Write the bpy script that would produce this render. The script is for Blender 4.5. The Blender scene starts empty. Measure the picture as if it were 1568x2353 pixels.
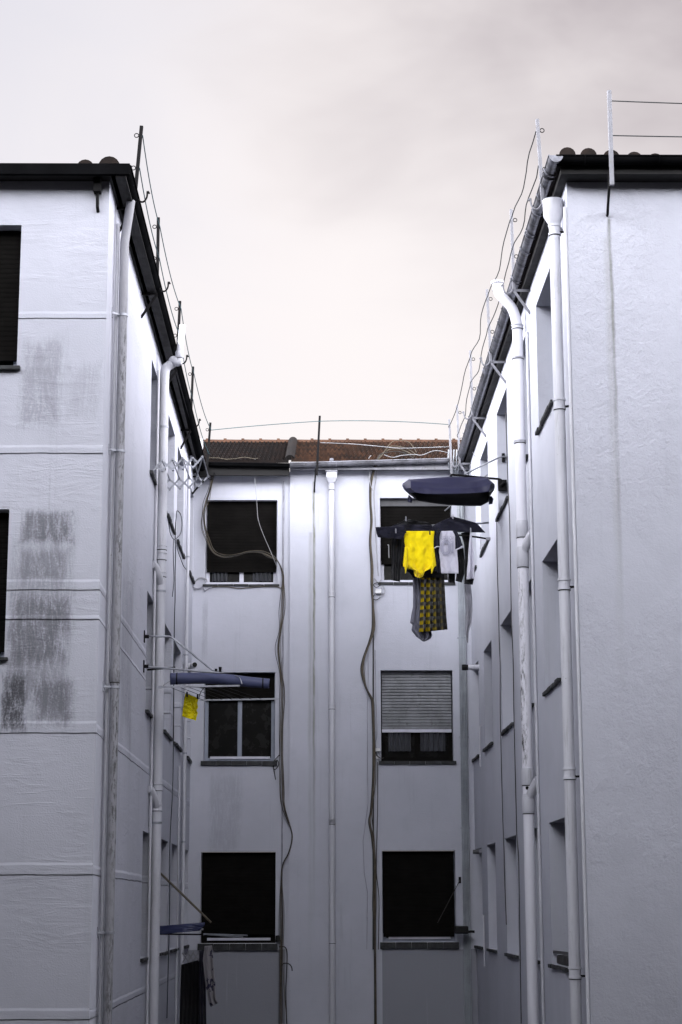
import bpy, bmesh, math, random
from mathutils import Vector, noise as mnoise
R_=math.radians
random.seed(7)
SC=bpy.context.scene
COL=SC.collection
# ------------------------------------------------------------------ camera model (metres, eye at the origin)
FPX=4300.0; CX,CY=784.0,1176.5; VX,VY=731.0,2083.0; KD=.574359
_d=Vector((VX-CX,-(VY-CY),FPX)).normalized()
_r=Vector((0,1,0)).cross(_d).normalized()
_u=_d.cross(_r)
ZN=dict(A=(0,450,1.7422),B=(1800,300,1.6807),C=(500,1600,1.96),D=(1200,1600,1.96),E=(0,1900,1.96),F=(0,2900,1.96),
 G=(550,2900,1.96),H=(1300,2600,1.96),I=(1930,1600,1.96),J=(1930,2800,1.815),K=(700,1700,7.84),L=(680,2200,7.84),
 M=(1780,1650,5.2267),N=(1780,2450,5.2267),O=(1780,3250,5.2267),P=(1480,1880,3.0154),Q=(560,2500,2.7034),
 R=(580,1780,3.794),S=(600,3400,2.6133),T=(1780,1100,3.136),U=(1800,1750,4.48),V=(0,0,KD))
def ray(z,x,y):
    ox,oy,s=ZN[z]
    v=Vector(((x/s+ox)*KD-CX,-((y/s+oy)*KD-CY),FPX))
    return Vector((v.dot(_r),v.dot(_d),v.dot(_u)))
def Yp(z,x,y,Y): v=ray(z,x,y); return v*(Y/v.y)      # where the sight line meets the plane at depth Y
def Xp(z,x,y,X): v=ray(z,x,y); return v*(X/v.x)      # ... a side wall at X
# ------------------------------------------------------------------ the court
XL,XR=-2.0325,2.4765           # side walls
YL,YR,YB=17.23,17.55,30.0      # fronts of the wings, back wall
ZG=-4.0
ZTL,ZTR,ZTB=6.93,7.06,7.0
XSTEP=-.458; PROUD=.06         # the back right house stands a little proud
YB2=YB-PROUD
# ------------------------------------------------------------------ mesh helpers
class MB:
    def __init__(s): s.v=[]; s.f=[]; s.uv=None
    def add(s,vs,fs):
        n=len(s.v); s.v+= [Vector(v) for v in vs]; s.f+= [tuple(i+n for i in f) for f in fs]
    def quad(s,a,b,c,d): s.add([a,b,c,d],[(0,1,2,3)])
    def box(s,a,b):
        x0,y0,z0=[min(a[i],b[i]) for i in range(3)]; x1,y1,z1=[max(a[i],b[i]) for i in range(3)]
        s.add([(x0,y0,z0),(x1,y0,z0),(x1,y1,z0),(x0,y1,z0),(x0,y0,z1),(x1,y0,z1),(x1,y1,z1),(x0,y1,z1)],
              [(0,3,2,1),(4,5,6,7),(0,1,5,4),(1,2,6,5),(2,3,7,6),(3,0,4,7)])
    def bar(s,p,q,w,h,up=(0,0,1)):
        p=Vector(p);q=Vector(q); t=(q-p).normalized(); up=Vector(up)
        if abs(t.dot(up))>.97: up=Vector((0,1,0))
        a=t.cross(up).normalized()*(w/2); b=a.cross(t).normalized()*(h/2)
        vs=[c+i*a+j*b for c in (p,q) for i,j in ((-1,-1),(1,-1),(1,1),(-1,1))]
        s.add(vs,[(0,1,2,3),(7,6,5,4),(0,4,5,1),(1,5,6,2),(2,6,7,3),(3,7,4,0)])
    def tube(s,path,r,n=8,cap=True):
        P=[Vector(p) for p in path]; m=len(P); rr=r if isinstance(r,(list,tuple)) else [r]*m
        up=None; vs=[]
        for i in range(m):
            t=(P[min(i+1,m-1)]-P[max(i-1,0)]).normalized()
            if up is None:
                up=Vector((0,0,1)) if abs(t.z)<.9 else Vector((1,0,0))
            a=(up-t*up.dot(t))
            if a.length<1e-5: a=t.orthogonal()
            a.normalize(); up=a; b=t.cross(a)
            for k in range(n):
                g=2*math.pi*k/n; vs.append(P[i]+(a*math.cos(g)+b*math.sin(g))*rr[i])
        fs=[]
        for i in range(m-1):
            for k in range(n):
                k2=(k+1)%n; fs.append((i*n+k,i*n+k2,(i+1)*n+k2,(i+1)*n+k))
        if cap: fs.append(tuple(range(n-1,-1,-1))); fs.append(tuple((m-1)*n+k for k in range(n)))
        s.add(vs,fs)
    def wall(s,u0,u1,z0,z1,holes,F,depth):
        us=sorted({u0,u1,*[h[0] for h in holes],*[h[1] for h in holes]})
        zs=sorted({z0,z1,*[h[2] for h in holes],*[h[3] for h in holes]})
        for i in range(len(us)-1):
            for j in range(len(zs)-1):
                uc=(us[i]+us[i+1])/2; zc=(zs[j]+zs[j+1])/2
                if any(h[0]<uc<h[1] and h[2]<zc<h[3] for h in holes): continue
                s.quad(F(us[i],0,zs[j]),F(us[i+1],0,zs[j]),F(us[i+1],0,zs[j+1]),F(us[i],0,zs[j+1]))
        for a,b,c,e in holes:
            for (p,q) in (((a,c),(b,c)),((b,c),(b,e)),((b,e),(a,e)),((a,e),(a,c))):
                s.quad(F(p[0],0,p[1]),F(q[0],0,q[1]),F(q[0],depth,q[1]),F(p[0],depth,p[1]))
def spline(pts,n=8):
    P=[Vector(p) for p in pts]; out=[]
    for i in range(len(P)-1):
        a=P[max(i-1,0)];b=P[i];c=P[i+1];d=P[min(i+2,len(P)-1)]
        for k in range(n):
            t=k/n; out.append(.5*((2*b)+(c-a)*t+(2*a-5*b+4*c-d)*t*t+(3*b-a-3*c+d)*t**3))
    out.append(P[-1]); return out
def sag(p,q,s,n=12,wob=0,seed=0):
    p=Vector(p);q=Vector(q); out=[]
    for i in range(n+1):
        t=i/n; v=p.lerp(q,t); v.z-=4*s*t*(1-t)
        if wob and 0<i<n:
            v+=Vector((mnoise.noise((t*3+seed,seed,0)),0,mnoise.noise((t*3+seed,seed,5))))*wob
        out.append(v)
    return out
ORG={}
def setp(o,label=None,cat=None,group=None,kind=None):
    if label: o['label']=label
    if cat: o['category']=cat
    if group: o['group']=group
    if kind: o['kind']=kind
def thing(name,label,cat,loc=(0,0,0),group=None):
    o=bpy.data.objects.new(name,None); COL.objects.link(o); o.location=loc; o.empty_display_size=.1
    ORG[o.name]=Vector(loc); setp(o,label,cat,group); return o
def obj(name,mb,mat,parent=None,smooth=False,label=None,cat=None,group=None,kind=None,bevel=0,solid=0,weld=False):
    if parent is not None: org=ORG[parent.name]
    else:
        n=len(mb.v); c=sum(mb.v,Vector())/n; org=Vector((c.x,c.y,min(v.z for v in mb.v)))
        if kind: org=Vector()
    me=bpy.data.meshes.new(name)
    me.from_pydata([v-org for v in mb.v],[],mb.f)
    if mb.uv:
        ul=me.uv_layers.new(name='UVMap')
        for li,l in enumerate(me.loops): ul.data[li].uv=mb.uv[l.vertex_index]
    me.materials.append(mat)
    bm=bmesh.new(); bm.from_mesh(me)
    if weld: bmesh.ops.remove_doubles(bm,verts=bm.verts,dist=1e-5)
    bmesh.ops.recalc_face_normals(bm,faces=bm.faces); bm.to_mesh(me); bm.free()
    if smooth:
        for p in me.polygons: p.use_smooth=True
        me.set_sharp_from_angle(angle=R_(40))
    o=bpy.data.objects.new(name,me); COL.objects.link(o)
    if parent is not None: o.parent=parent
    else: o.location=org
    ORG[o.name]=org
    setp(o,label,cat,group,kind)
    if bevel:
        m=o.modifiers.new('b','BEVEL'); m.width=bevel; m.segments=2; m.limit_method='ANGLE'
    if solid:
        m=o.modifiers.new('s','SOLIDIFY'); m.thickness=solid; m.offset=0
    return o
def tubeobj(name,path,r,mat,parent=None,n=8,**k):
    m=MB(); m.tube(path,r,n); return obj(name,m,mat,parent,smooth=True,**k)
# ------------------------------------------------------------------ materials
class NT:
    def __init__(s,name):
        s.m=bpy.data.materials.new(name); s.m.use_nodes=True; s.t=s.m.node_tree
        s.b=s.t.nodes['Principled BSDF']; s.pos=None
    def n(s,ty,**k):
        nd=s.t.nodes.new(ty)
        for a,b in k.items(): setattr(nd,a,b)
        return nd
    def l(s,a,b): s.t.links.new(a,b)
    def val(s,sock,v):
        if hasattr(v,'is_linked') or hasattr(v,'links'): s.l(v,sock)
        else: sock.default_value=v
    def P(s):
        if not s.pos: s.pos=s.n('ShaderNodeNewGeometry').outputs['Position']
        return s.pos
    def math(s,op,a,b=0.,c=0.,clamp=False):
        m=s.n('ShaderNodeMath',operation=op,use_clamp=clamp)
        s.val(m.inputs[0],a); s.val(m.inputs[1],b); s.val(m.inputs[2],c); return m.outputs[0]
    def xyz(s,src=None):
        m=s.n('ShaderNodeSeparateXYZ'); s.l(src or s.P(),m.inputs[0]); return m.outputs
    def noise(s,scale,detail=4,rough=.55,sc=(1,1,1),dist=0.,src=None,off=(0,0,0)):
        mp=s.n('ShaderNodeMapping'); mp.inputs['Scale'].default_value=sc; mp.inputs['Location'].default_value=off
        s.l(src or s.P(),mp.inputs['Vector'])
        t=s.n('ShaderNodeTexNoise'); s.l(mp.outputs[0],t.inputs['Vector'])
        t.inputs['Scale'].default_value=scale; t.inputs['Detail'].default_value=detail
        t.inputs['Roughness'].default_value=rough; t.inputs['Distortion'].default_value=dist
        return t.outputs['Fac']
    def ramp(s,v,a,b,lo=0.,hi=1.,smooth=True):
        m=s.n('ShaderNodeMapRange'); m.interpolation_type='SMOOTHSTEP' if smooth else 'LINEAR'
        s.val(m.inputs[0],v)
        for i,x in enumerate((a,b,lo,hi)): m.inputs[i+1].default_value=x
        return m.outputs[0]
    def mix(s,f,a,b,mode='MIX'):
        m=s.n('ShaderNodeMix',data_type='RGBA',blend_type=mode)
        s.val(m.inputs[0],f)
        for i,x in ((6,a),(7,b)):
            if isinstance(x,tuple): x=(*x,1) if len(x)==3 else x
            s.val(m.inputs[i],x)
        return m.outputs[2]
    def bump(s,h,dist=.01,strength=1.,prev=None):
        m=s.n('ShaderNodeBump'); m.inputs['Strength'].default_value=strength; m.inputs['Distance'].default_value=dist
        s.val(m.inputs['Height'],h)
        if prev: s.l(prev,m.inputs['Normal'])
        return m.outputs[0]
    def out(s,col=None,rough=.8,metal=0.,spec=.5,normal=None):
        if col is not None:
            if isinstance(col,tuple): col=(*col,1)
            s.val(s.b.inputs['Base Color'],col)
        s.val(s.b.inputs['Roughness'],rough); s.b.inputs['Metallic'].default_value=metal
        s.b.inputs['Specular IOR Level'].default_value=spec
        if normal: s.l(normal,s.b.inputs['Normal'])
        return s.m
def simple(name,c,rough=.6,metal=0.,spec=.4,var=.25,scale=6,bumpd=0.,sc=(1,1,1),dirt=None):
    t=NT(name); n=t.noise(scale,5,.6,sc)
    col=t.mix(t.ramp(n,.3,.7),tuple(x*(1-var) for x in c),tuple(min(1,x*(1+var)) for x in c))
    if dirt:
        d=t.noise(scale*2.3,6,.7,sc,off=(3,7,1)); col=t.mix(t.ramp(d,.54,.72,0,.8),col,dirt)
    nb=t.bump(t.noise(scale*6,4,.6),bumpd) if bumpd else None
    r=t.ramp(n,.2,.8,max(.05,rough-.12),min(1,rough+.12))
    return t.out(col,r,metal,spec,nb)
def plaster(name,base,wrinkle,fine,boxes=(),streaks=(),bands=(),axis='x',dado=(),grime=.25,dark=(.045,.045,.05)):
    t=NT(name); x,y,z=t.xyz(); h=x if axis=='x' else y; bk_=.45 if axis=='x' else .3
    big=t.noise(.7,5,.6); mid=t.noise(4,5,.6)
    col=t.mix(t.ramp(big,.32,.7),tuple(c*.9 for c in base),base)
    col=t.mix(t.ramp(mid,.5,.75,0,.22),col,tuple(c*.78 for c in base))
    # thin vertical run-off streaks
    st=t.noise(1.0,6,.65,(9,9,.35)); st2=t.noise(1.,4,.6,(26,26,1.1),off=(4,1,2))
    run=t.math('MULTIPLY',t.ramp(st,.54,.74),t.ramp(st2,.4,.65))
    col=t.mix(t.math('MULTIPLY',run,grime),col,tuple(c*.45 for c in base))
    sp=t.noise(38,3,.6,off=(9,2,5)); spm=t.noise(1.7,3,.5,off=(1,8,3))
    col=t.mix(t.math('MULTIPLY',t.ramp(sp,.66,.74),t.ramp(spm,.5,.68,0,.5)),col,tuple(c*.4 for c in base))
    if boxes:
        fib=t.noise(1.,7,.74,(13,13,2.0),dist=1.6,off=(2,3,1)); gr=t.noise(48,3,.6,off=(8,1,1)); wv=t.noise(1.,6,.75,(3,3,14),dist=.8,off=(8,1,1)); br=t.noise(2.2,5,.65,(1,1,.6),dist=.4,off=(5,5,2))
        sh_=t.math('MULTIPLY',t.math('SUBTRACT',br,.5),1.1)
        for (cx,cz,hx,hz,k) in boxes:
            a=t.math('DIVIDE',t.math('ABSOLUTE',t.math('SUBTRACT',h,cx)),hx)
            b=t.math('DIVIDE',t.math('ABSOLUTE',t.math('SUBTRACT',z,cz)),hz)
            m=t.math('ADD',t.math('SUBTRACT',1.1,t.math('MAXIMUM',t.math('POWER',a,2.),t.math('POWER',b,2.))),sh_)
            m=t.ramp(m,0.,.9)
            v=t.math('ADD',t.math('MULTIPLY',fib,.66),t.math('ADD',t.math('MULTIPLY',gr,.30),t.math('MULTIPLY',wv,.10)))
            f=t.math('MULTIPLY',t.math('MULTIPLY',t.ramp(t.math('ADD',v,t.math('MULTIPLY',m,.16)),.50,.76),m),k*.68)
            wash=t.math('MULTIPLY',t.math('MULTIPLY',m,t.ramp(fib,.35,.65)),k*.22)
            col=t.mix(wash,col,tuple(c*.55 for c in base)); col=t.mix(f,col,dark)
    for (cx,z0,z1,w,c,k) in streaks:
        wob=t.math('MULTIPLY',t.math('SUBTRACT',t.noise(1.3,3,.5,(0,0,1)),.5),.05)
        a=t.math('ABSOLUTE',t.math('SUBTRACT',t.math('ADD',h,wob),cx))
        m=t.math('MULTIPLY',t.ramp(a,0,w,1,0),t.math('MULTIPLY',t.ramp(z,z0,z0+(z1-z0)*.8,0,1),t.ramp(z,z1-.04,z1,1,0)))
        m=t.math('MULTIPLY',m,t.ramp(t.noise(1.,5,.7,(14,14,1.6)),.3,.6,.35,1))
        col=t.mix(t.math('MULTIPLY',m,k),col,c)
    for (d0,d1,dz) in dado:
        wv_=t.math('MULTIPLY',t.noise(3,3,.6,off=(4,4,4)),.05)
        m=t.math('MULTIPLY',t.math('LESS_THAN',t.math('ADD',z,wv_),dz+.025),t.math('MULTIPLY',t.math('GREATER_THAN',h,d0),t.math('LESS_THAN',h,d1)))
        col=t.mix(m,col,t.mix(t.ramp(run,.0,.6),tuple(c*.55 for c in base),tuple(c*.66 for c in base)))
    nrm=t.bump(t.noise(70,3,.6),.0025)
    if fine: nrm=t.bump(t.math('MULTIPLY',t.noise(9,6,.68,off=(1,1,4)),t.ramp(t.noise(1.1,3,.5,off=(7,2,2)),.35,.65,.25,1)),fine,prev=nrm)
    if wrinkle:
        w=t.noise(1.,5,.62,(1.7,1.7,8.5),dist=.9); w=t.math('POWER',w,2.2)
        w2=t.noise(1.,4,.5,(3.,3.,30),dist=.6,off=(3,3,3)); w2=t.ramp(w2,.58,.75)
        mk=t.ramp(t.noise(1.6,3,.5,off=(11,4,8)),.42,.62)
        nrm=t.bump(t.math('ADD',t.math('MULTIPLY',w,t.ramp(t.noise(1.1,4,.6,(1,1,1.6),off=(21,4,8)),.42,.66,.06,1.)),t.math('MULTIPLY',t.math('MULTIPLY',w2,mk),.12)),wrinkle,prev=nrm)
    if bands:
        wz=t.math('ADD',z,t.math('MULTIPLY',t.math('SUBTRACT',t.noise(2.2,4,.6,(1,1,0)),.5),.035))
        tot=None
        for (bz,bh) in bands:
            m=t.math('MULTIPLY',t.ramp(wz,bz,bz+.012),t.ramp(wz,bz+bh,bz+bh+.03,1,0))
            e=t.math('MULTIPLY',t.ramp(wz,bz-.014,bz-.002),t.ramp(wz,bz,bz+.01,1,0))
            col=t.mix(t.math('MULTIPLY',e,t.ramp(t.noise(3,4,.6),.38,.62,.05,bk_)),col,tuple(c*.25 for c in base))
            tot=m if tot is None else t.math('ADD',tot,m)
        nrm=t.bump(tot,.02,prev=nrm)
    return t.out(col,.88,0,.25,nrm)
WHITE=(.455,.462,.515)
def fx(z,x,y): return Yp(z,x,y,YL)
_b=lambda z,x0,y0,x1,y1,k:(lambda a,b:((a.x+b.x)/2,(a.z+b.z)/2,abs(a.x-b.x)/2,abs(a.z-b.z)/2,k))(fx(z,x0,y0),fx(z,x1,y1))
LBANDS=[(fx('V',120,y).z,h) for y,h in ((733,.05),(1043,.06),(1357,.08),(1425,.02),(1686,.09),(2012,.09),(2345,.08))]
M={}
M['wall_left']=plaster('membrane_plaster',WHITE,.016,.0,
  [_b('E',120,250,620,560,.95),_b('E',60,880,600,1560,.8),_b('E',0,1520,220,2060,1.4),_b('E',220,1560,600,2000,.75),_b('A',130,1500,460,2250,.5),_b('A',440,1700,720,2200,.28),_b('E',100,560,560,860,.45),_b('E',20,260,600,2080,.55)],
  bands=LBANDS,grime=.3)
_p=Xp('E',1000,1200,XL); 
M['wall_left_side']=plaster('court_plaster_left',WHITE,.014,.004,
  [(_p.y,_p.z-.3,.75,1.2,.5)],bands=[(b[0],b[1]*.7) for b in LBANDS[2:]],axis='y',grime=.35)
_s1=Yp('D',112,1000,YB2); _s2=Yp('D',112,560,YB2)
M['wall_back']=plaster('court_plaster_back',WHITE,.004,.004,
  streaks=[(_s1.x,-1.,_s2.z-.15,.035,(.10,.105,.05),.95),(_s1.x-.06,-2.,_s2.z-1.,.05,(.22,.22,.2),.5)],grime=.28,dado=[(1.0,3,-.66)])
M['wall_back_left']=plaster('court_plaster_back_left',WHITE,.004,.004,
  [(Yp('G',690,700,YB).x,Yp('G',690,700,YB).z,.3,.8,.28),(Yp('C',630,1600,YB).x,4.4,.06,.6,.3)],grime=.35,dado=[(-3,XSTEP-.05,-.66)])
M['wall_right_side']=plaster('court_plaster_right',WHITE,.004,.004,axis='y',grime=.2)
_q=Yp('B',1065,950,YR)
M['wall_right']=plaster('rough_plaster',tuple(c*.97 for c in WHITE),.0,.022,
  streaks=[(_q.x+.01,2.2,_q.z,.03,(.12,.125,.10),.85),(_q.x-.02,1.,_q.z-.2,.06,(.3,.3,.3),.5)],grime=.12)
M['dark_eave']=simple('dark_painted_timber',(.010,.0095,.0095),.7,0,.2)
M['gutter_black']=simple('black_gutter_metal',(.005,.005,.0055),.9,0,.0,scale=3)
M['gutter_steel']=simple('weathered_zinc',(.13,.132,.15),.40,.75,.5,var=.7,scale=5,sc=(1,2.5,1),dirt=(.02,.018,.015))
M['gutter_grey']=simple('grey_gutter',(.17,.17,.19),.5,.3,.5,var=.4,scale=3,sc=(1.5,1,1),dirt=(.06,.05,.04))
def painted_pipe():
    t=NT('white_painted_pipe'); b=(.50,.502,.54)
    col=t.mix(t.ramp(t.noise(2.5,5,.6,(1,1,.4)),.3,.7),tuple(c*.88 for c in b),b)
    st=t.math('MULTIPLY',t.ramp(t.noise(1.,5,.7,(40,40,2.2)),.5,.72),t.ramp(t.noise(1.2,4,.6,off=(3,3,1)),.42,.62))
    col=t.mix(t.math('MULTIPLY',st,.55),col,(.16,.155,.15))
    sp=t.math('MULTIPLY',t.ramp(t.noise(45,3,.6,off=(6,6,6)),.66,.72),t.ramp(t.noise(1.6,3,.5,off=(1,5,3)),.52,.66))
    col=t.mix(t.math('MULTIPLY',sp,.7),col,(.12,.11,.10))
    return t.out(col,t.ramp(t.noise(4,4,.6),.3,.7,.42,.66),0,.4,t.bump(t.noise(6,4,.6,(1,1,.6)),.012,prev=t.bump(t.noise(60,3,.6),.002)))
M['pipe_white']=painted_pipe()
def stained(name,base,u0,z0,z1,lo,hi):
    t=NT(name); n=t.noise(1.,7,.75,(45,45,9),dist=.3); m=t.noise(2.,4,.6,(1,1,.5),off=(2,2,2)); x,y,z=t.xyz()
    g=t.math('MULTIPLY',t.ramp(z,z0,z0+.25),t.ramp(z,z1-.8,z1,1,0))
    side=t.ramp(x,u0-.035,u0+.035,lo,hi)
    f=t.math('MULTIPLY',t.math('MULTIPLY',t.ramp(n,.46,.6),side),t.math('MULTIPLY',g,t.ramp(m,.3,.55,.35,1)))
    col=t.mix(f,t.mix(t.ramp(m,.3,.7,0,.3),base,tuple(c*.8 for c in base)),(.05,.05,.05))
    return t.out(col,.65,0,.3,t.bump(t.noise(30,3),.003))
M['pipe_fibre']=stained('lichened_fibre_cement',(.27,.27,.29),-1.93,-5,6.2,.35,1.)
M['steel']=simple('galvanised_steel',(.30,.31,.34),.5,.5,.5,var=.25,scale=8)
M['steel_light']=simple('white_painted_steel',(.2,.2,.22),.6,0,.4,var=.15,scale=9,dirt=(.16,.14,.13))
M['steel_dark']=simple('dark_painted_steel',(.007,.0065,.007),.7,0,.1)
M['conduit']=simple('galvanised_conduit',(.30,.32,.345),.45,.2,.5,var=.2,scale=3)
M['black']=simple('black_rubber',(.008,.008,.008),.6,0,.2)
M['cable_tan']=simple('old_tan_cable',(.085,.07,.048),.6,0,.3,var=.3,scale=12)
M['cable_dark']=simple('dark_cable',(.03,.028,.026),.6,0,.3)
M['cable_grey']=simple('grey_cable',(.25,.25,.28),.6,0,.3)
M['wire_white']=simple('white_cord',(.28,.28,.29),.7,0,.3)
M['wire_teal']=simple('teal_coated_wire',(.012,.06,.075),.5,0,.4)
M['wire_dark']=simple('dark_wire',(.02,.024,.026),.6,0,.3)
M['glass']=simple('dark_window_glass',(.006,.0058,.0052),.25,0,.12,var=.1)
M['alu']=simple('grey_window_frame',(.22,.24,.29),.45,0,.4,var=.08)
M['alu_light']=simple('pale_window_rail',(.5,.5,.56),.45,0,.4,var=.08)
M['sill']=simple('dark_sill_tile',(.035,.036,.037),.7,0,.2,var=.4,scale=10)
M['shutter_grey']=simple('grey_shutter_slats',(.20,.205,.215),.55,0,.3,var=.18,scale=4,dirt=(.07,.07,.065))
M['shutter_black']=simple('black_shutter_slats',(.0065,.006,.0055),.85,0,.02,var=.2)
M['lintel']=simple('grey_shutter_box',(.06,.06,.063),.6,0,.3)
M['junction']=simple('white_plastic_box',(.6,.6,.6),.5,0,.4,var=.05)
M['asphalt']=simple('asphalt',(.035,.035,.037),.9,0,.2,scale=2,bumpd=.01)
M['bank_dark']=simple('shade_bank_surface',(.035,.034,.036),.95,0,.1,var=.5,scale=1.2,bumpd=.1)  # dark surface of the added bank that blocks low sky light
def fabric(name,c,var=.12,weave=.0006):
    t=NT(name); n=t.noise(5,4,.6); w=t.noise(160,2,.5)
    col=t.mix(t.ramp(n,.3,.7),tuple(x*(1-var) for x in c),tuple(min(1,x*(1+var)) for x in c))
    m=t.out(col,.9,0,.12,t.bump(w,weave*3)); t.b.inputs['Sheen Weight'].default_value=.15
    return m
M['yellow']=fabric('yellow_jersey_cloth',(.80,.62,.004))
M['yellow2']=fabric('yellow_towelling',(.78,.66,.004),weave=.002)
M['jersey']=fabric('white_jersey_cloth',(.50,.49,.56),.06)
M['navy_cloth']=fabric('navy_cloth',(.009,.009,.017))
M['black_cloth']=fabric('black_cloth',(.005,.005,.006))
M['grey_cloth']=fabric('grey_cloth',(.13,.13,.165))
M['pale_cloth']=fabric('pale_grey_cloth',(.24,.24,.27))
M['print_grey']=simple('grey_shirt_print',(.26,.26,.33),.8,0,.2,var=.05)
M['tarp']=simple('navy_plastic_sheet',(.013,.013,.036),.5,0,.22,var=.15,scale=3)
M['tarp_blue']=simple('blue_plastic_sheet',(.02,.026,.075),.5,0,.4,var=.15)
M['tube_blue']=simple('blue_plastic_roll',(.06,.068,.135),.55,0,.35,var=.08)
def checked():
    t=NT('yellow_checked_cloth'); tc=t.n('ShaderNodeTexCoord').outputs['UV']
    x,y,z=t.xyz(tc); wq=t.noise(7,3,.6,src=tc); x=t.math('ADD',x,t.math('MULTIPLY',t.math('SUBTRACT',wq,.5),.10)); y=t.math('ADD',y,t.math('MULTIPLY',t.math('SUBTRACT',wq,.5),.06))
    fxn=t.math('FRACT',t.math('MULTIPLY',x,4.)); fyn=t.math('FRACT',t.math('MULTIPLY',y,8.))
    a=t.math('MULTIPLY',t.ramp(fxn,.34,.66),1.); b=t.math('MULTIPLY',t.ramp(fyn,.32,.68),1.)
    light=(.19,.19,.21); dk=(.035,.033,.028); ye=(.32,.235,.005)
    c1=t.mix(a,ye,dk); c2=t.mix(a,dk,light)
    col=t.mix(b,c1,c2)
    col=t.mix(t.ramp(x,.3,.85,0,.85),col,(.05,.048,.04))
    return t.out(col,.9,0,.1,t.bump(t.noise(140,2),.0015))
M['checked']=checked()
def floral():
    t=NT('flowered_cloth'); n=t.noise(14,2,.5); col=t.mix(t.ramp(n,.58,.64),(.2,.19,.2),(.03,.03,.05)); return t.out(col,.9,0,.1)
M['floral']=floral()
M['curtain']=fabric('dim_net_curtain',(.045,.047,.055))
def tiles(name,c,c2,dirt):
    t=NT(name); x,y,z=t.xyz()
    cx=t.math('FLOOR',t.math('DIVIDE',x,TP)); cy=t.math('FLOOR',t.math('DIVIDE',y,TR))
    cb=t.n('ShaderNodeCombineXYZ'); t.l(cx,cb.inputs[0]); t.l(cy,cb.inputs[1])
    wn=t.n('ShaderNodeTexWhiteNoise',noise_dimensions='2D'); t.l(cb.outputs[0],wn.inputs[0])
    col=t.mix(wn.outputs[0],c,c2)
    col=t.mix(t.ramp(t.noise(2.2,5,.65),.38,.66,0,.9),col,dirt)
    return t.out(col,.9,0,.15,t.bump(t.noise(40,3),.004))
TP,TR=.0765,.36
M['tile_orange']=tiles('orange_clay_tiles',(.048,.023,.013),(.024,.012,.008),(.010,.0075,.006))
M['tile_dark']=tiles('mossy_dark_tiles',(.012,.0075,.006),(.007,.005,.0045),(.005,.0042,.004))
M['tile_ridge']=simple('orange_ridge_tile',(.065,.034,.022),.9,0,.15,var=.3,scale=4)
M['tile_old']=simple('brown_barrel_tile',(.018,.013,.011),.9,0,.15,var=.4,scale=8)
# ------------------------------------------------------------------ ground, and an unseen bank added to shade the lower walls
g=MB(); g.quad((-400,-400,ZG),(400,-400,ZG),(400,600,ZG),(-400,600,ZG)); obj('ground',g,M['asphalt'],kind='structure')
hm=MB(); NXh,NYh=96,64; vs=[]
def shade_bank_z(x,y):
    t=max(0,min(1,(7-y)/7.)); base=ZG-.3+(2.6*t*t*(3-2*t))
    q=max(-1.2-y,(abs(x)-9)*1.)
    if q>0: base+=min(15.5,q*5.)*(1+.12*mnoise.noise((x*.08,y*.08,0)))
    return base+.25*mnoise.noise((x*.3,y*.3,2))
for j in range(NYh+1):
    for i in range(NXh+1):
        x=-60+120*i/NXh; y=16-46*j/NYh; vs.append((x,y,shade_bank_z(x,y)))
hm.add(vs,[(j*(NXh+1)+i,j*(NXh+1)+i+1,(j+1)*(NXh+1)+i+1,(j+1)*(NXh+1)+i) for j in range(NYh) for i in range(NXh)])
obj('shade_bank',hm,M['bank_dark'],smooth=True,kind='structure')
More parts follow.
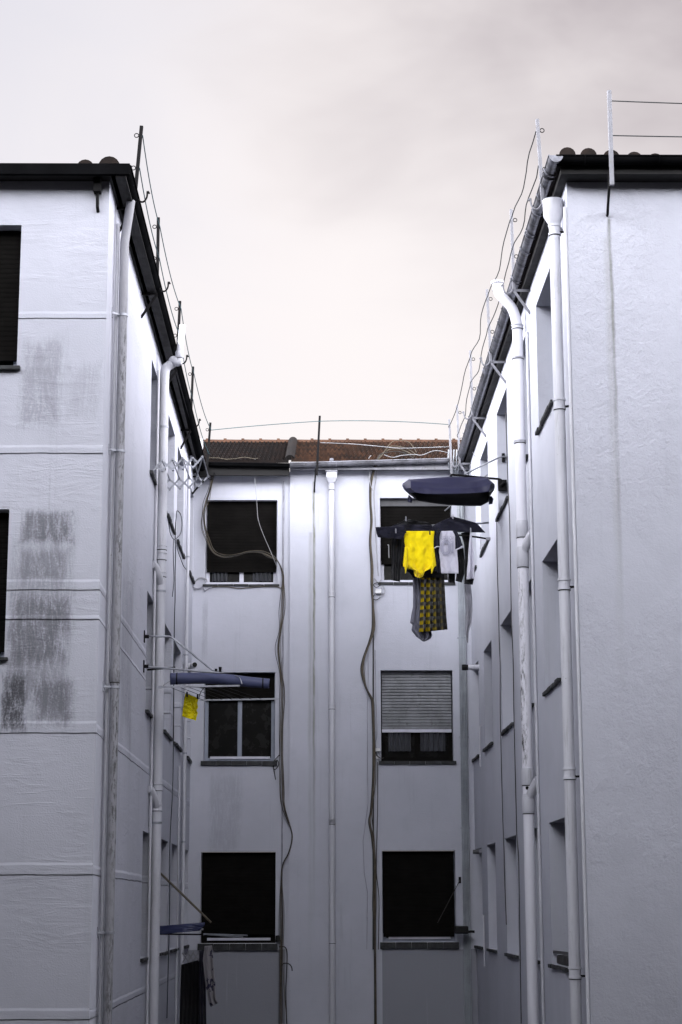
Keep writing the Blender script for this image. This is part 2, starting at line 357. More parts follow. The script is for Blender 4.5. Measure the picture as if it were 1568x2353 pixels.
# ------------------------------------------------------------------ windows
def window(par,F,h,depth,frame='alu',shut=None,shutz=None,mull=True,curtain=None,sill=.038,lightrail=False,lintel=False,thick=.045,sillh=.035,name='window'):
    """par: building; h=(u0,u1,z0,z1) hole; F(u,w,z) maps to the world; the window mesh is its frame."""
    u0,u1,z0,z1=h; e=.004; fw=.065; w0=depth-.09; w1=depth-.02
    fm=MB()
    def bx(mb,a,b,c,d,p,q): mb.box(F(a,p,c),F(b,q,d))
    bx(fm,u0+e,u0+fw,z0+e,z1-e,w0,w1); bx(fm,u1-fw,u1-e,z0+e,z1-e,w0,w1)
    bx(fm,u0+fw,u1-fw,z1-fw,z1-e,w0,w1); bx(fm,u0+fw,u1-fw,z0+e,z0+fw,w0,w1)
    if mull: c=(u0+u1)/2; bx(fm,c-.035,c+.035,z0+fw,z1-fw,w0,w1)
    fr=obj(name,fm,M[frame],par,bevel=.004)
    pm=MB(); bx(pm,u0+fw-.01,u1-fw+.01,z0+fw-.01,z1-fw+.01,w1-.035,w1-.02); obj('pane',pm,M['glass'],fr)
    bk=MB()
    if lightrail:
        rm=MB(); bx(rm,u0+.10,u1-.08,z0+.045,z0+.085,w0-.03,w0-.003); obj('rail',rm,M['alu_light'],fr,bevel=.003)
    if sill:
        sm=MB(); n=max(1,int((u1-u0)/.2)); ua,ub=u0-.04,u1+.04
        for k in range(n):
            a=ua+(ub-ua)*k/n; b=ua+(ub-ua)*(k+1)/n
            dz=random.uniform(-.008,.004); bx(sm,a+.002,b-.002,z0-sillh+dz,z0+.002+dz*.3,-sill+random.uniform(-.008,.008),.0-.002)
        obj('sill',sm,M['sill'],fr,bevel=.004)
    if shut:
        sh=MB(); zz=z1-.005; p=.049; k=0
        while zz-p>shutz:
            a=zz-p; ws=w0-.045; bv=.012 if shut=='shutter_grey' else .003
            vs=[F(u0+.02,ws+bv,a),F(u1-.02,ws+bv,a),F(u1-.02,ws,a+.012),F(u0+.02,ws,a+.012),F(u1-.02,ws,a+p-.010),F(u0+.02,ws,a+p-.010),F(u1-.02,ws+bv+.002,a+p-.002),F(u0+.02,ws+bv+.002,a+p-.002)]
            sh.add(vs,[(0,1,2,3),(3,2,4,5),(5,4,6,7)]); zz-=p
        if shut=='shutter_black': bx(sh,u0+.015,u1-.015,zz+.005,z1-.006,w0-.028,w0-.02)
        so=obj('shutter',sh,M[shut],fr)
        rm=MB(); bx(rm,u0+.02,u1-.02,zz-.05,zz,w0-.052,w0-.02); obj('shutter_rail',rm,M['alu_light' if shut=='shutter_grey' else shut],fr,bevel=.003)
    if lintel:
        lm=MB(); bx(lm,u0+e,u1-e,z1-.12,z1-e,depth*.35,w0-.055); obj('shutter_box',lm,M['lintel'],fr)
    if curtain:
        for (a,b,c,d) in curtain:
            cm=MB(); n=60
            for i in range(n):
                t0,t1=i/n,(i+1)/n; ww=lambda t:w1-.075+.022*math.sin(t*27+a*7)+.01*math.sin(t*61)
                ua=a+(b-a)*t0; ub=a+(b-a)*t1
                cm.quad(F(ua,ww(t0)-.0,c),F(ub,ww(t1),c),F(ub,ww(t1),d),F(ua,ww(t0),d))
            obj('curtain',cm,M['curtain'],fr,smooth=True,weld=True)
    return fr
Fback=lambda u,w,z:Vector((u,YB+w,z))
Fback2=lambda u,w,z:Vector((u,YB2+w,z))
Fls=lambda u,w,z:Vector((XL-w,u,z))
Frs=lambda u,w,z:Vector((XR+w,u,z))
Flf=lambda u,w,z:Vector((u,YL+w,z))
Frf=lambda u,w,z:Vector((u,YR+w,z))
def gutter(mb,p,q,r,out,n=8,lip=.012):
    """half-round gutter from p to q (rim height), out = unit vector away from the wall"""
    p=Vector(p);q=Vector(q);out=Vector(out)
    def ring(c):
        return [c+out*(r*math.cos(g))+Vector((0,0,-r*math.sin(g))) for g in [math.pi*k/n for k in range(n+1)]]
    a=ring(p);b=ring(q)
    vs=a+b; fs=[(k,k+1,n+2+k,n+1+k) for k in range(n)]
    mb.add(vs,fs)
    mb.add(a,[tuple(range(n+1))]); mb.add(b,[tuple(range(n+1))])
    mb.tube([p+out*r,q+out*r],lip,6)
def barrel(mb,p,q,r,n=8):
    p=Vector(p);q=Vector(q); t=(q-p).normalized(); s=t.cross(Vector((0,0,1))).normalized(); u=s.cross(t)
    for rr in (r,):
        vs=[c+s*(rr*math.cos(g))+u*(rr*math.sin(g)) for c in (p,q) for g in [math.pi*k/n for k in range(n+1)]]
        mb.add(vs,[(k,k+1,n+2+k,n+1+k) for k in range(n)]+[tuple(range(n+1))])
# ------------------------------------------------------------------ left wing
LH=[(5.16,6.56),(2.27,3.69),(-.58,.866)]
RH=[(5.20,6.67),(2.27,3.72),(-.60,.87)]
LC=[(22.05,22.95),(24.6,25.85),(26.4,27.7),(28.95,29.93)]
RC=[(18.98,20.3),(21.4,22.2),(23.68,25.1),(26.5,27.78),(28.72,29.93)]
lb=thing('apartment_building','white rendered left wing of the courtyard block with black stained front wall','building',(-5,YL,ZG))
def pz(z,x,y,Y): return Yp(z,x,y,Y).z
lfw=[]
for (xr,yt,ybt) in ((50,517,843),(22,1170,1512)):
    a=Yp('V',xr,yt,YL); b=Yp('V',xr,ybt,YL); lfw.append((a.x-1.35,a.x+(.0),b.z,a.z))
w=MB(); w.wall(-10,XL,ZG,ZTL,lfw,Flf,.28); wl=obj('wall',w,M['wall_left'],lb)
w=MB(); lsh=[(c[0],c[1],r[0],r[1]) for c in LC for r in LH]; w.wall(YL,YB,ZG,ZTL,lsh,Fls,.28); obj('wall',w,M['wall_left_side'],lb)
for h in lfw: window(lb,Flf,h,.28,shut='shutter_black',shutz=h[2]+.12,sill=.05,sillh=.03)
for h in lsh: window(lb,Fls,h,.28)
# eaves: fascia, soffit, gutter
XG_L,YG_L,ZE_L=-1.814,17.0,7.015
m=MB(); m.box((-10,YG_L+.05,ZTL),(XG_L-.05,YL+.6,ZTL+.11)); m.box((XL-.6,YL+.602,ZTL),(XG_L-.05,YB-.35,ZTL+.11)); obj('eave',m,M['dark_eave'],lb)
m=MB(); m.box((-10,YG_L,ZTL-.02),(XG_L,YG_L+.048,ZE_L+.01)); obj('fascia',m,M['gutter_black'],lb,bevel=.006)
m=MB(); gutter(m,(XG_L-.075,YG_L+.05,ZE_L),(XG_L-.075,YB-.36,ZE_L-.02),.075,(1,0,0)); m.box((XG_L-.19,YG_L+.05,ZTL+.0),(XG_L-.152,YB-.36,ZE_L+.02)); obj('gutter',m,M['gutter_black'],lb,smooth=True)
def slab(a,b,c,d,t=.06):
    m=MB(); a,b,c,d=map(Vector,(a,b,c,d)); o=Vector((0,0,-t))
    m.add([a,b,c,d,a+o,b+o,c+o,d+o],[(0,1,2,3),(7,6,5,4),(0,4,5,1),(1,5,6,2),(2,6,7,3),(3,7,4,0)]); return m
zr=ZTL+.10
m=slab((XG_L-.09,YG_L+.09,zr),(XG_L-.09,YB+2,zr),(-10,YB+2,zr+.62),(-10,YG_L+2.6,zr+.62)); rfl=obj('roof',m,M['tile_dark'],lb)
m=MB(); 
for (z_,xc,yt,wd) in (('A',598,333,.085),('A',765,311,.105)):
    c=Yp(z_,xc,yt,YG_L+.10); barrel(m,(c.x,YG_L+.08,c.z-wd),(c.x,YG_L+.65,c.z-wd+.02),wd)
obj('tile',m,M['tile_old'],rfl,smooth=True)
# iron hook with a drop under the front eave
t_=Yp('A',680,545,YL-.06); b_=Yp('A',682,685,YL-.03)
m=MB(); m.box((t_.x-.035,YL-.11,t_.z-.02),(t_.x+.035,YL-.01,ZTL-.001)); m.tube([(t_.x,YL-.06,t_.z),(b_.x,YL-.05,b_.z+.03),(b_.x,YL-.0,b_.z)],.016,6)
obj('wall_hook',m,M['steel_dark'],None,label='short dark iron hook under the front eave of the left wing',cat='hook')
# ------------------------------------------------------------------ right wing
rb=thing('apartment_building','white rough plastered right wing of the courtyard block under a zinc gutter','building',(5,YR,ZG))
w=MB(); w.wall(XR,10,ZG,ZTR,[],Frf,.28); obj('wall',w,M['wall_right'],rb)
w=MB(); rsh=[(c[0],c[1],r[0],r[1]) for c in RC for r in RH]; w.wall(YR,YB2,ZG,ZTR,rsh,Frs,.28); obj('wall',w,M['wall_right_side'],rb)
for h in rsh: window(rb,Frs,h,.28)
XG_R,YG_R,ZE_R=2.265,17.2,7.2
m=MB(); m.box((XG_R+.13,YG_R+.13,ZTR),(10,YR+.6,ZTR+.10)); m.box((XG_R+.13,YR+.602,ZTR),(XR+.6,YB-.35,ZTR+.10)); obj('eave',m,M['dark_eave'],rb)
m=MB(); gutter(m,(XG_R+.07,YG_R,ZE_R),(XG_R+.07,YB-.36,ZE_R-.04),.07,(-1,0,0),lip=.009)
k=0; y=YG_R+.35
while y<YB-.6:
    hw=.02 if k%2 else .011
    m2=MB(); c=Vector((XG_R+.07,y,ZE_R-.002)); n=10
    for yy in ((y,) if k%3 else (y,y+.10)):
        pa=[Vector((XG_R+.07-.076*math.cos(g),yy,ZE_R-.002-.076*math.sin(g))) for g in [math.pi*i/n for i in range(n+1)]]
        m.tube(pa,.009 if k%2 else .013,5)
    y+=random.uniform(.42,.75); k+=1
obj('gutter',m,M['gutter_steel'],rb,smooth=True)
m=MB(); gutter(m,(XG_R+.07,YG_R+.07,ZE_R),(10,YG_R+.07,ZE_R),.07,(0,-1,0),lip=.009)
for xx in (2.62,3.35,4.05,4.8):
    m.tube([Vector((xx,YG_R+.07-.075*math.cos(g),ZE_R-.075*math.sin(g))) for g in [math.pi*i/10 for i in range(11)]],.008,5)
obj('gutter',m,M['gutter_black'],rb,smooth=True,label='front gutter, darker than the zinc one along the court')
zr=ZTR+.12
m=slab((XG_R+.09,YG_R+.09,zr),(10,YG_R+2.6,zr+.62),(10,YB+2,zr+.62),(XG_R+.09,YB+2,zr)); rfr=obj('roof',m,M['tile_dark'],rb)
m=MB()
for (x_,y_) in ((790,510),(932,515),(1085,527),(1240,540),(1380,551),(1500,560)):
    c=Yp('B',x_,y_,YG_R+.1); wd=.082; barrel(m,(c.x,YG_R+.09,c.z-wd+.035),(c.x+.02,YG_R+.7,c.z-wd+.03),wd)
obj('tile',m,M['tile_old'],rfr,smooth=True)
m=MB()
for (x_,y_) in ((860,545),(1010,552),(1165,560)):
    c=Yp('B',x_,y_,YG_R+.12); m.box((c.x-.1,YG_R+.14,c.z-.06),(c.x+.1,YG_R+.7,c.z))
obj('tile',m,M['tile_old'],rfr)
# ------------------------------------------------------------------ back houses
YE=YB-.28
def backwin(za,x0,y0,zb,x1,y1,Y): a=Yp(za,x0,y0,Y); b=Yp(zb,x1,y1,Y); return (a.x,b.x,b.z,a.z)
hl=[backwin('V',474,1149,'V',637,1343,YB),backwin('V',470,1545,'V',632,1749,YB),backwin('V',463,1957,'V',633,2168,YB)]
hr=[backwin('D',628,768,'D',1200,1430,YB2),backwin('H',438,160,'H',1012,872,YB2),backwin('H',448,1573,'H',1032,2292,YB2)]
b1=thing('terraced_house','white house across the court end with a mossy black tiled roof','building',(-1.2,YB,ZG))
w=MB(); w.wall(XL,XSTEP,ZG,ZTB,hl,Fback,.25); obj('wall',w,M['wall_back_left'],b1)
b2=thing('terraced_house','white house across the court end with orange clay roof tiles and a grey gutter','building',(1.,YB2,ZG))
w=MB(); w.wall(XSTEP,XR,ZG,ZTB,hr,Fback2,.25); w.quad((XSTEP,YB2,ZG),(XSTEP,YB,ZG),(XSTEP,YB,ZTB),(XSTEP,YB2,ZTB)); obj('wall',w,M['wall_back'],b2)
z_=pz('C',900,1352,YB)
h=hl[0]; window(b1,Fback,h,.25,frame='alu_light',shut='shutter_black',shutz=pz('C',900,1345,YB)+.02,curtain=[(h[0]+.1,h[0]+.36,h[2]+.08,h[2]+.3),(h[1]-.4,h[1]-.1,h[2]+.08,h[2]+.3)],sill=.03,sillh=.03)
h=hl[1]; window(b1,Fback,h,.25,shut='shutter_black',shutz=pz('Q',900,800,YB)+.02,lightrail=True,sillh=.07)
h=hl[2]; window(b1,Fback,h,.25,frame='shutter_black',shut='shutter_black',shutz=h[2]+.14,lightrail=True,sillh=.10)
h=hr[0]; window(b2,Fback2,h,.25,frame='alu_light',lintel=True,shut='shutter_black',shutz=h[2]+.35,sill=.03,sillh=.04)
h=hr[1]; window(b2,Fback2,h,.25,frame='shutter_black',shut='shutter_grey',shutz=pz('H',700,630,YB2)+.02,curtain=[(h[0]+.12,h[0]+.48,h[2]+.17,h[2]+.5),(h[1]-.52,h[1]-.12,h[2]+.17,h[2]+.5)],sillh=.05)
h=hr[2]; window(b2,Fback2,h,.25,frame='alu',shut='shutter_black',shutz=h[2]+.13,lightrail=True,sillh=.10)
# roofs of wavy tiles
YRD=33.3
ze=pz('V',560,1062,YE); zrd=pz('V',700,1019,YRD)
def tileroof(x0,x1,y0,y1,z0,z1,m):
    rows=int(round((y1-y0)/TR)); nx=int((x1-x0)/TP*8)
    for j in range(rows):
        ya=y0+j*TR; yb=ya+TR*1.02; za=z0+(z1-z0)*(j/rows); zb=z0+(z1-z0)*((j+1)/rows)
        row=[]
        for i in range(nx+1):
            x=x0+(x1-x0)*i/nx; ph=(x/TP)%1.0; hgt=.030*max(0,math.sin(ph*math.pi*2))**.6*1.0+.006*math.sin(ph*math.pi*2)
            jit=.004*mnoise.noise((math.floor(x/TP)*1.7,j*2.1,0)); row.append((x,hgt+jit))
        n0=len(m.v); vs=[]
        for (x,hh) in row: vs+= [(x,ya,za+.0-.012),(x,ya,za+.042+hh),(x,yb,zb+hh)]
        fs=[]
        for i in range(nx): a=3*i; fs+= [(a,a+3,a+4,a+1),(a+1,a+4,a+5,a+2)]
        m.add(vs,fs)
TR=(YRD-YE)/9
m=MB(); tileroof(-6,XSTEP-.02,YE,YRD,ze,zrd,m); r1=obj('roof',m,M['tile_dark'],b1,smooth=True)
m=MB(); tileroof(XSTEP+.02,6,YE,YRD,ze+.02,zrd,m); r2=obj('roof',m,M['tile_orange'],b2,smooth=True)
def ridge(par,x0,x1,mat):
    m=MB(); x=x0
    while x<x1:
        barrel(m,(x,YRD,zrd+.005),(x+.33,YRD,zrd+.0),.07); m.tube([(x,YRD,zrd+.03),(x+.05,YRD,zrd+.03)],.066,10); x+=.325
    obj('ridge',m,mat,par,smooth=True)
ridge(r1,-4,XSTEP-.05,M['tile_ridge']); ridge(r2,XSTEP,4,M['tile_ridge'])
m=MB(); 
for j in range(9):
    f=j/9; barrel(m,(XSTEP,YE+.02+(YRD-YE)*f,ze+.04+(zrd-ze)*f),(XSTEP,YE+(YRD-YE)*(f+.13),ze+.035+(zrd-ze)*(f+.13)),.085)
obj('verge',m,M['tile_dark'],r2,smooth=True)
a=Yp('C',650,500,YE); b=Yp('C',1300,512,YE)
m=MB(); m.box((XL+.05,YE+.02,ZTB-.12),(XSTEP-.01,YE+.06,ze-.01)); m.box((XL+.05,YE+.06,ZTB-.001),(XSTEP-.01,YB+.4,ZTB+.04)); obj('eave',m,M['dark_eave'],b1)
m=MB(); gutter(m,(XG_L,YE-.04,a.z+.0),(XSTEP-.0,YE-.04,b.z),.055,(0,-1,0)); obj('gutter',m,M['gutter_black'],b1,smooth=True)
a=Yp('D',-100,498,YE-.08); a=Yp('C',1312,497,YE-.08); b=Yp('D',1175,462,YE-.08)
m=MB(); m.box((XSTEP+.0,YE+.03,ZTB-.02),(XG_R+.2,YE+.07,ze+.01)); m.box((XSTEP,YE+.07,ZTB-.001),(XR,YB+.4,ZTB+.04)); obj('eave',m,M['gutter_grey'],b2)
m=MB(); gutter(m,(XSTEP-.0,YE-.045,a.z),(b.x+.0,YE-.045,b.z),.06,(0,-1,0))
for xz in (620,920,285):
    c=Yp('D',xz,480,YE-.08); zz=a.z+(b.z-a.z)*(c.x-a.x)/(b.x-a.x)
    m.tube([Vector((c.x,YE-.045-.064*math.cos(g),zz-.064*math.sin(g))) for g in [math.pi*i/8 for i in range(9)]],.008,5)
obj('gutter',m,M['gutter_grey'],b2,smooth=True)
# ------------------------------------------------------------------ drainpipes
GP='drainpipes on the courtyard walls'
def pipe(name,label,path,r,mat,n=16,cat='drainpipe',group=GP):
    base=Vector(path[-1]); base=Vector((base.x,base.y,min(Vector(p).z for p in path)))
    t=thing(name,label,cat,base,group); tubeobj('pipe',path,r,mat,t,n); return t
def collar(t,c,r,h,mat,name='collar',rings=True):
    m=MB(); c=Vector(c); Z=Vector((0,0,1))
    if rings:
        m.tube([c-Z*h/2,c-Z*h*.3,c-Z*h*.28,c+Z*h*.28,c+Z*h*.3,c+Z*h/2],[r*1.2,r*1.2,r*1.05,r*1.05,r*1.2,r*1.2],16)
    else: m.tube([c-Z*h/2,c-Z*h*.4,c+Z*h*.35,c+Z*h/2],[r*1.03,r*1.18,r*1.18,r*1.1],16)
    o=obj(name,m,mat,t,smooth=True)
    k=MB(); k.tube([c-Z*(h*.5+.008),c-Z*(h*.5-.002)],r*1.09,16); obj('seal',k,M['cable_dark'],o,smooth=True)
    return o
def bracket(t,c,r,wallpt,mat):
    m=MB(); c=Vector(c); Z=Vector((0,0,1)); m.tube([c-Z*.012,c+Z*.012],r+.007,16); m.bar(c,wallpt,.015,.02)
    wp=Vector(wallpt); m.box(wp-Vector((.008,.02,.05)),wp+Vector((.008,.02,.05))); return obj('bracket',m,mat,t,smooth=True)
# near left, lichened
r=.045; xo=XL+.10
pb=Xp('F',820,2340,xo); pt=Xp('A',890,720,xo); yy=(pb.y+pt.y)/2; pt.z=min(pt.z,6.75)
t=pipe('drainpipe','grey lichen spotted drainpipe at the front corner of the left wing',[(xo+.05,yy+.03,6.95),(xo+.035,yy+.02,6.8),(xo,yy,6.5),(xo,yy,ZG)],r,M['pipe_fibre'])
for (z_,x_,y_) in (('A',850,1390),('E',890,1655),('F',825,1632),('A',825,2335)):
    c=Xp(z_,x_,y_,xo); bracket(t,(xo,yy,c.z),r,(XL,yy-.09,c.z),M['steel'])
c=Xp('E',897,1570,xo); collar(t,(xo,yy,c.z),r,.13,M['pipe_fibre'],rings=False)
ys=Xp('E',868,600,XL+.03).y
t=pipe('conduit','thin white conduit beside the lichen spotted drainpipe',[(XL+.03,ys,6.7),(XL+.03,ys,ZG)],.018,M['pipe_white'],8,'conduit','thin conduits on the courtyard walls')
# near-left second: big white soil pipe with vent
r=.06; xo=XL+.09
yy=(Xp('E',1275,300,xo).y+Xp('F',1205,2000,xo).y)/2
e1=Yp('A',1160,1750,yy); v0=Yp('A',1250,1705,yy-.05); v1=Yp('A',1275,1482,yy-.05)
t=pipe('drainpipe','thick white soil pipe on the left wall with a kinked vent over the eave',
  (VP_:=[*spline([v1,v0.lerp(v1,.6),v0.lerp(v1,.1),v0+Vector((0,.0,-.06)),Vector((v0.x-.07,yy-.02,e1.z+.035)),Vector(((v0.x+e1.x)/2,yy,e1.z+.02)),Vector((xo+.09,yy,e1.z+.0)),Vector((xo+.015,yy,e1.z-.07)),Vector((xo,yy,e1.z-.2)),Vector((xo,yy,e1.z-.4))],5),(xo,yy,ZG)]),[.041 if i<12 else min(.06,.041+.004*(i-12)) for i in range(len(VP_))],M['pipe_white'])
c=Yp('A',1252,1690,yy-.05); collar(t,c,.044,.09,M['pipe_white'],rings=False)
for (z_,x_,y_,h_) in (('E',1270,645,.10),('E',1270,795,.06),('F',1240,490,.09),('F',1235,650,.08),('E',1275,590,.05)):
    c=Xp(z_,x_,y_,xo); collar(t,(xo,yy,c.z),r,h_,M['pipe_white'])
for (z_,x_,y_) in (('E',1270,930),('F',1225,765),('A',1140,2190)):
    c=Xp(z_,x_,y_,xo); bracket(t,(xo,yy,c.z),r,(XL,yy-.06,c.z),M['steel'])
for (z_,x_,y_) in (('E',1235,730),('F',1205,560)):
    c=Xp(z_,x_,y_,xo); m=MB(); m.tube(spline([(XL-.0,yy-.20,c.z+.10),(XL+.03,yy-.16,c.z+.08),(XL+.07,yy-.08,c.z-.02),(xo,yy,c.z-.12)],4),.05,12); obj('elbow',m,M['pipe_white'],t,smooth=True)
t=pipe('conduit','thin white conduit close against the thick white soil pipe',[(XL+.03,yy-.16,6.6),(XL+.03,yy-.16,ZG)],.017,M['pipe_white'],8,'conduit','thin conduits on the courtyard walls')
# left back corner white pipe
xo=XL+.05; yy=Xp('R',655,1500,xo).y
t=pipe('drainpipe','slim white pipe near the back left corner of the court',[(xo,yy,6.7),(xo,yy,ZG)],.026,M['pipe_white'],12)
for (z_,x_,y_) in (('R',660,1720),('Q',485,290),('Q',480,1380),('F',1425,910)):
    c=Xp(z_,x_,y_,xo); bracket(t,(xo,yy,c.z),.026,(XL,yy-.05,c.z),M['steel'])
yy2=yy-.75
t=pipe('conduit','thin white conduit in front of the slim pipe by the back left corner',[(XL+.03,yy2,2.0),(XL+.03,yy2,ZG)],.014,M['pipe_white'],8,'conduit','thin conduits on the courtyard walls')
# grey pipe elbow crossing the left gutter end
t_=[Yp('K',x_,y_,28.6) for x_,y_ in ((840,430),(845,560),(835,760),(760,840),(600,850),(515,900),(510,1080))]
tubeobj('vent_pipe',spline(t_,5),.022,M['pipe_white'],None,10,label='bent white pipe wrapped round the far end of the left gutter',cat='pipe')
# central rainwater pipe
yo=YB2-.07; r=.047
c=Yp('D',250,1000,yo); xo=c.x; hz0=pz('D',248,655,yo); hz1=pz('D',248,552,yo)
t=pipe('drainpipe','white rainwater pipe with a box hopper down the middle of the back wall',[(xo,yo,hz0+.01),(xo,yo,ZG)],r,M['pipe_white'])
m=MB(); m.tube([(xo,yo,hz0-.03),(xo,yo,hz0+.02),(xo,yo,hz0+.09),(xo,yo,hz1-.045)],[.052,.06,.105,.11],4)
m2=MB(); m2.box((xo-.098,yo-.10,hz1-.04),(xo+.098,YB2-.003,hz1)); m2.box((xo-.088,yo-.09,hz0+.08),(xo+.088,YB2-.003,hz1-.04))
m2.add([(xo-.088,yo-.09,hz0+.08),(xo+.088,yo-.09,hz0+.08),(xo+.088,YB2-.003,hz0+.08),(xo-.088,YB2-.003,hz0+.08),(xo-.048,yo-.05,hz0),(xo+.048,yo-.05,hz0),(xo+.048,yo+.04,hz0),(xo-.048,yo+.04,hz0)],[(0,1,5,4),(1,2,6,5),(2,3,7,6),(3,0,4,7),(4,5,6,7)])
obj('hopper',m2,M['pipe_white'],t,bevel=.006)
tubeobj('spout',[(xo,YE-.045,hz1+.14),(xo,yo,hz1-.02)],.035,M['gutter_grey'],t,10)
for (z_,x_,y_) in (('D',250,685),('D',250,1525),('H',50,443),('H',47,1345),('G',1517,1690),('G',1517,758)):
    cc=Yp(z_,x_,y_,yo); collar(t,(xo,yo,cc.z),r,.085,M['pipe_white'])
# thin pipe on the left edge of the proud strip
c1=Yp('C',1243,900,YB-.02)
t=pipe('conduit','thin grey conduit rising beside the upper left back window',[(c1.x,YB-.018,pz('C',1245,640,YB)),(c1.x,YB-.018,ZG)],.012,M['cable_grey'],6,'conduit','thin conduits on the courtyard walls')
# right front pipe with hopper
r=.054; xo=XR-.10
yy=(Xp('I',600,200,xo).y+Xp('J',670,1500,xo).y)/2
zt=pz('B',690,1010,yy)
t=pipe('drainpipe','white rainwater pipe with a round hopper at the front corner of the right wing',[(xo,yy,zt),(xo,yy,ZG)],r,M['pipe_white'])
h1=pz('B',690,845,yy); 
m=MB(); m.tube([(xo,yy,zt-.03),(xo,yy,zt+.02),(xo-.01,yy,zt+.10),(xo-.01,yy,h1)],[r*1.05,.065,.10,.105],20); obj('hopper',m,M['pipe_white'],t,smooth=True)
for (z_,x_,y_) in (('B',687,1045),('I',605,35),('I',632,1447),('J',638,535),('J',678,1980)):
    cc=Yp(z_,x_,y_,yy); collar(t,(xo,yy,cc.z),r,.11,M['pipe_white']); bracket(t,(xo,yy,cc.z-.03),r*.9,(XR,yy-.05,cc.z-.03),M['steel_dark'])
t=pipe('conduit','thin white conduit squeezed beside the hopper pipe of the right wing',[(XR-.02,yy-.22,6.8),(XR-.02,yy-.22,ZG)],.017,M['pipe_white'],8,'conduit','thin conduits on the courtyard walls')
# right stained soil pipe with gooseneck
r=.062; xo=XR-.10
yy=(Xp('I',305,600,xo).y+Xp('J',350,1500,xo).y)/2
gp=[Yp('T',x_,y_,yy) for x_,y_ in ((660,95),(664,160),(690,240),(760,320),(845,420),(893,560),(905,680))]
M['pipe_stained']=stained('stained_white_pipe',(.64,.635,.68),xo-.01,pz('J',320,560,yy),pz('I',330,1300,yy)+.3,1.,.1)
gp[-1]=Vector((xo,yy,gp[-1].z))
t=pipe('drainpipe','thick white soil pipe with a gooseneck vent and black stained length on the right wall',[*spline(gp,5),(xo,yy,ZG)],r,M['pipe_stained'])
m=MB(); g0=gp[0]; dr=(gp[0]-gp[1]).normalized(); m.tube([g0-dr*.10,g0-dr*.02,g0-dr*.015,g0+dr*.015],[r*1.04,r*1.04,r*1.22,r*1.22],18); obj('vent_mouth',m,M['pipe_white'],t,smooth=True)
for (z_,x_,y_,h_,rg) in (('T',900,655,.05,True),('I',315,1015,.20,False),('I',320,1235,.24,False),('J',335,560,.19,False),('J',342,755,.22,False),('T',920,1045,.02,True),('I',305,330,.03,True)):
    cc=Yp(z_,x_,y_,yy); collar(t,(xo,yy,cc.z),r,h_,M['pipe_white'],rings=rg)
for (z_,x_,y_) in (('I',350,1130),('J',380,650)):
    cc=Yp(z_,x_,y_,yy); m=MB(); m.tube(spline([(xo,yy,cc.z-.14),(xo+.03,yy-.05,cc.z-.04),(XR,yy-.16,cc.z+.10)],5),.052,14); obj('elbow',m,M['pipe_white'],t,smooth=True)
cc=Yp('J',328,640,yy-.063); m=MB(); m.tube([cc+Vector((0,.03,0)),cc+Vector((0,-.002,0))],.02,10); obj('hole',m,M['black'],t)
cc=Yp('J',345,715,yy); collar(t,(xo,yy,cc.z),r*.98,.035,M['steel_dark'],'joint')
t=pipe('conduit','thin white conduit right behind the gooseneck soil pipe',[(XR-.02,yy-.28,6.6),(XR-.02,yy-.28,ZG)],.018,M['pipe_white'],8,'conduit','thin conduits on the courtyard walls')
# galvanised conduit bundle, back right
t=thing('conduit_bundle','bundle of five galvanised conduits rising in the back right corner','conduit',(Yp('N',370,1200,YB2).x,YB2,ZG))
xs=[Yp('N',x_,1200,YB2).x for x_ in (310,340,370,402,436)]
for i,x_ in enumerate(xs):
    yo=YB2-.035; top=6.62+.05*i
    tubeobj('conduit',spline([(x_-.14+.02*i,YE-.02,ZTB+.30),(x_-.15+.02*i,YE-.06,ZTB+.08),(x_-.08,YB2-.08,ZTB-.12),(x_,yo,top-.15),(x_,yo,top-.5)],6)+[Vector((x_,yo,ZG))],.0105+.0015*(i%2),M['conduit'],t,8)
for (z_,x_,y_) in (('N',350,535),('O',400,330),('H',1085,685)):
    c=Yp(z_,x_,y_,YB2); m=MB(); m.box((xs[0]-.03,YB2-.04,c.z-.008),(xs[-1]+.03,YB2-.002,c.z+.008)); obj('clamp',m,M['steel'],t)
# ------------------------------------------------------------------ flues
def flue(label,z_,x0,x1,yc,Y,r,mat,capmat):
    a=Yp(z_,x0,yc,Y); b=Yp(z_,x1,yc,Y)
    t=thing('flue',label,'vent',(a.x,a.y,a.z),'boiler flues on the side walls')
    return t,a,b
t,a,b=flue('white boiler flue with a slotted black tip beside the grey shutter','N',720,480,1150,28.6,.042,None,None)
wx=Vector((XR+.0,28.6,a.z)); tubeobj('tube',[wx,(b.x,28.6,a.z)],.042,M['pipe_white'],t,16)
c=Yp('N',358,1150,28.6); tubeobj('tip',[(b.x+.005,28.6,a.z),(c.x,28.6,a.z)],.043,M['black'],t,16)
m=MB(); 
for k in range(10):
    g=2*math.pi*k/10; o=Vector((0,math.cos(g),math.sin(g)))*.043; m.bar(Vector((b.x-.02,28.6,a.z))+o,Vector((c.x+.01,28.6,a.z))+o,.008,.006)
obj('slot',m,M['steel_dark'],t)
t,a,b=flue('short dark boiler flue low on the right wall by the back corner','O',780,590,825,28.7,.03,None,None)
tubeobj('tube',[(XR,28.7,a.z),(b.x+.09,28.7,a.z)],.036,M['steel_light'],t,14); tubeobj('tip',[(b.x+.09,28.7,a.z),(b.x,28.7,a.z)],.031,M['lintel'],t,14)
c=Yp('Q',588,422,27.9); a=Yp('Q',505,420,28.3)
t=thing('flue','white boiler flue with an open round end on the left wall','vent',a,'boiler flues on the side walls')
tubeobj('tube',[(XL,28.15,c.z),(c.x-.05,28.15,c.z),(c.x,28.0,c.z)],.045,M['pipe_white'],t,16); tubeobj('mouth',[(c.x,28.03,c.z),(c.x+.004,27.985,c.z)],.036,M['black'],t,16)
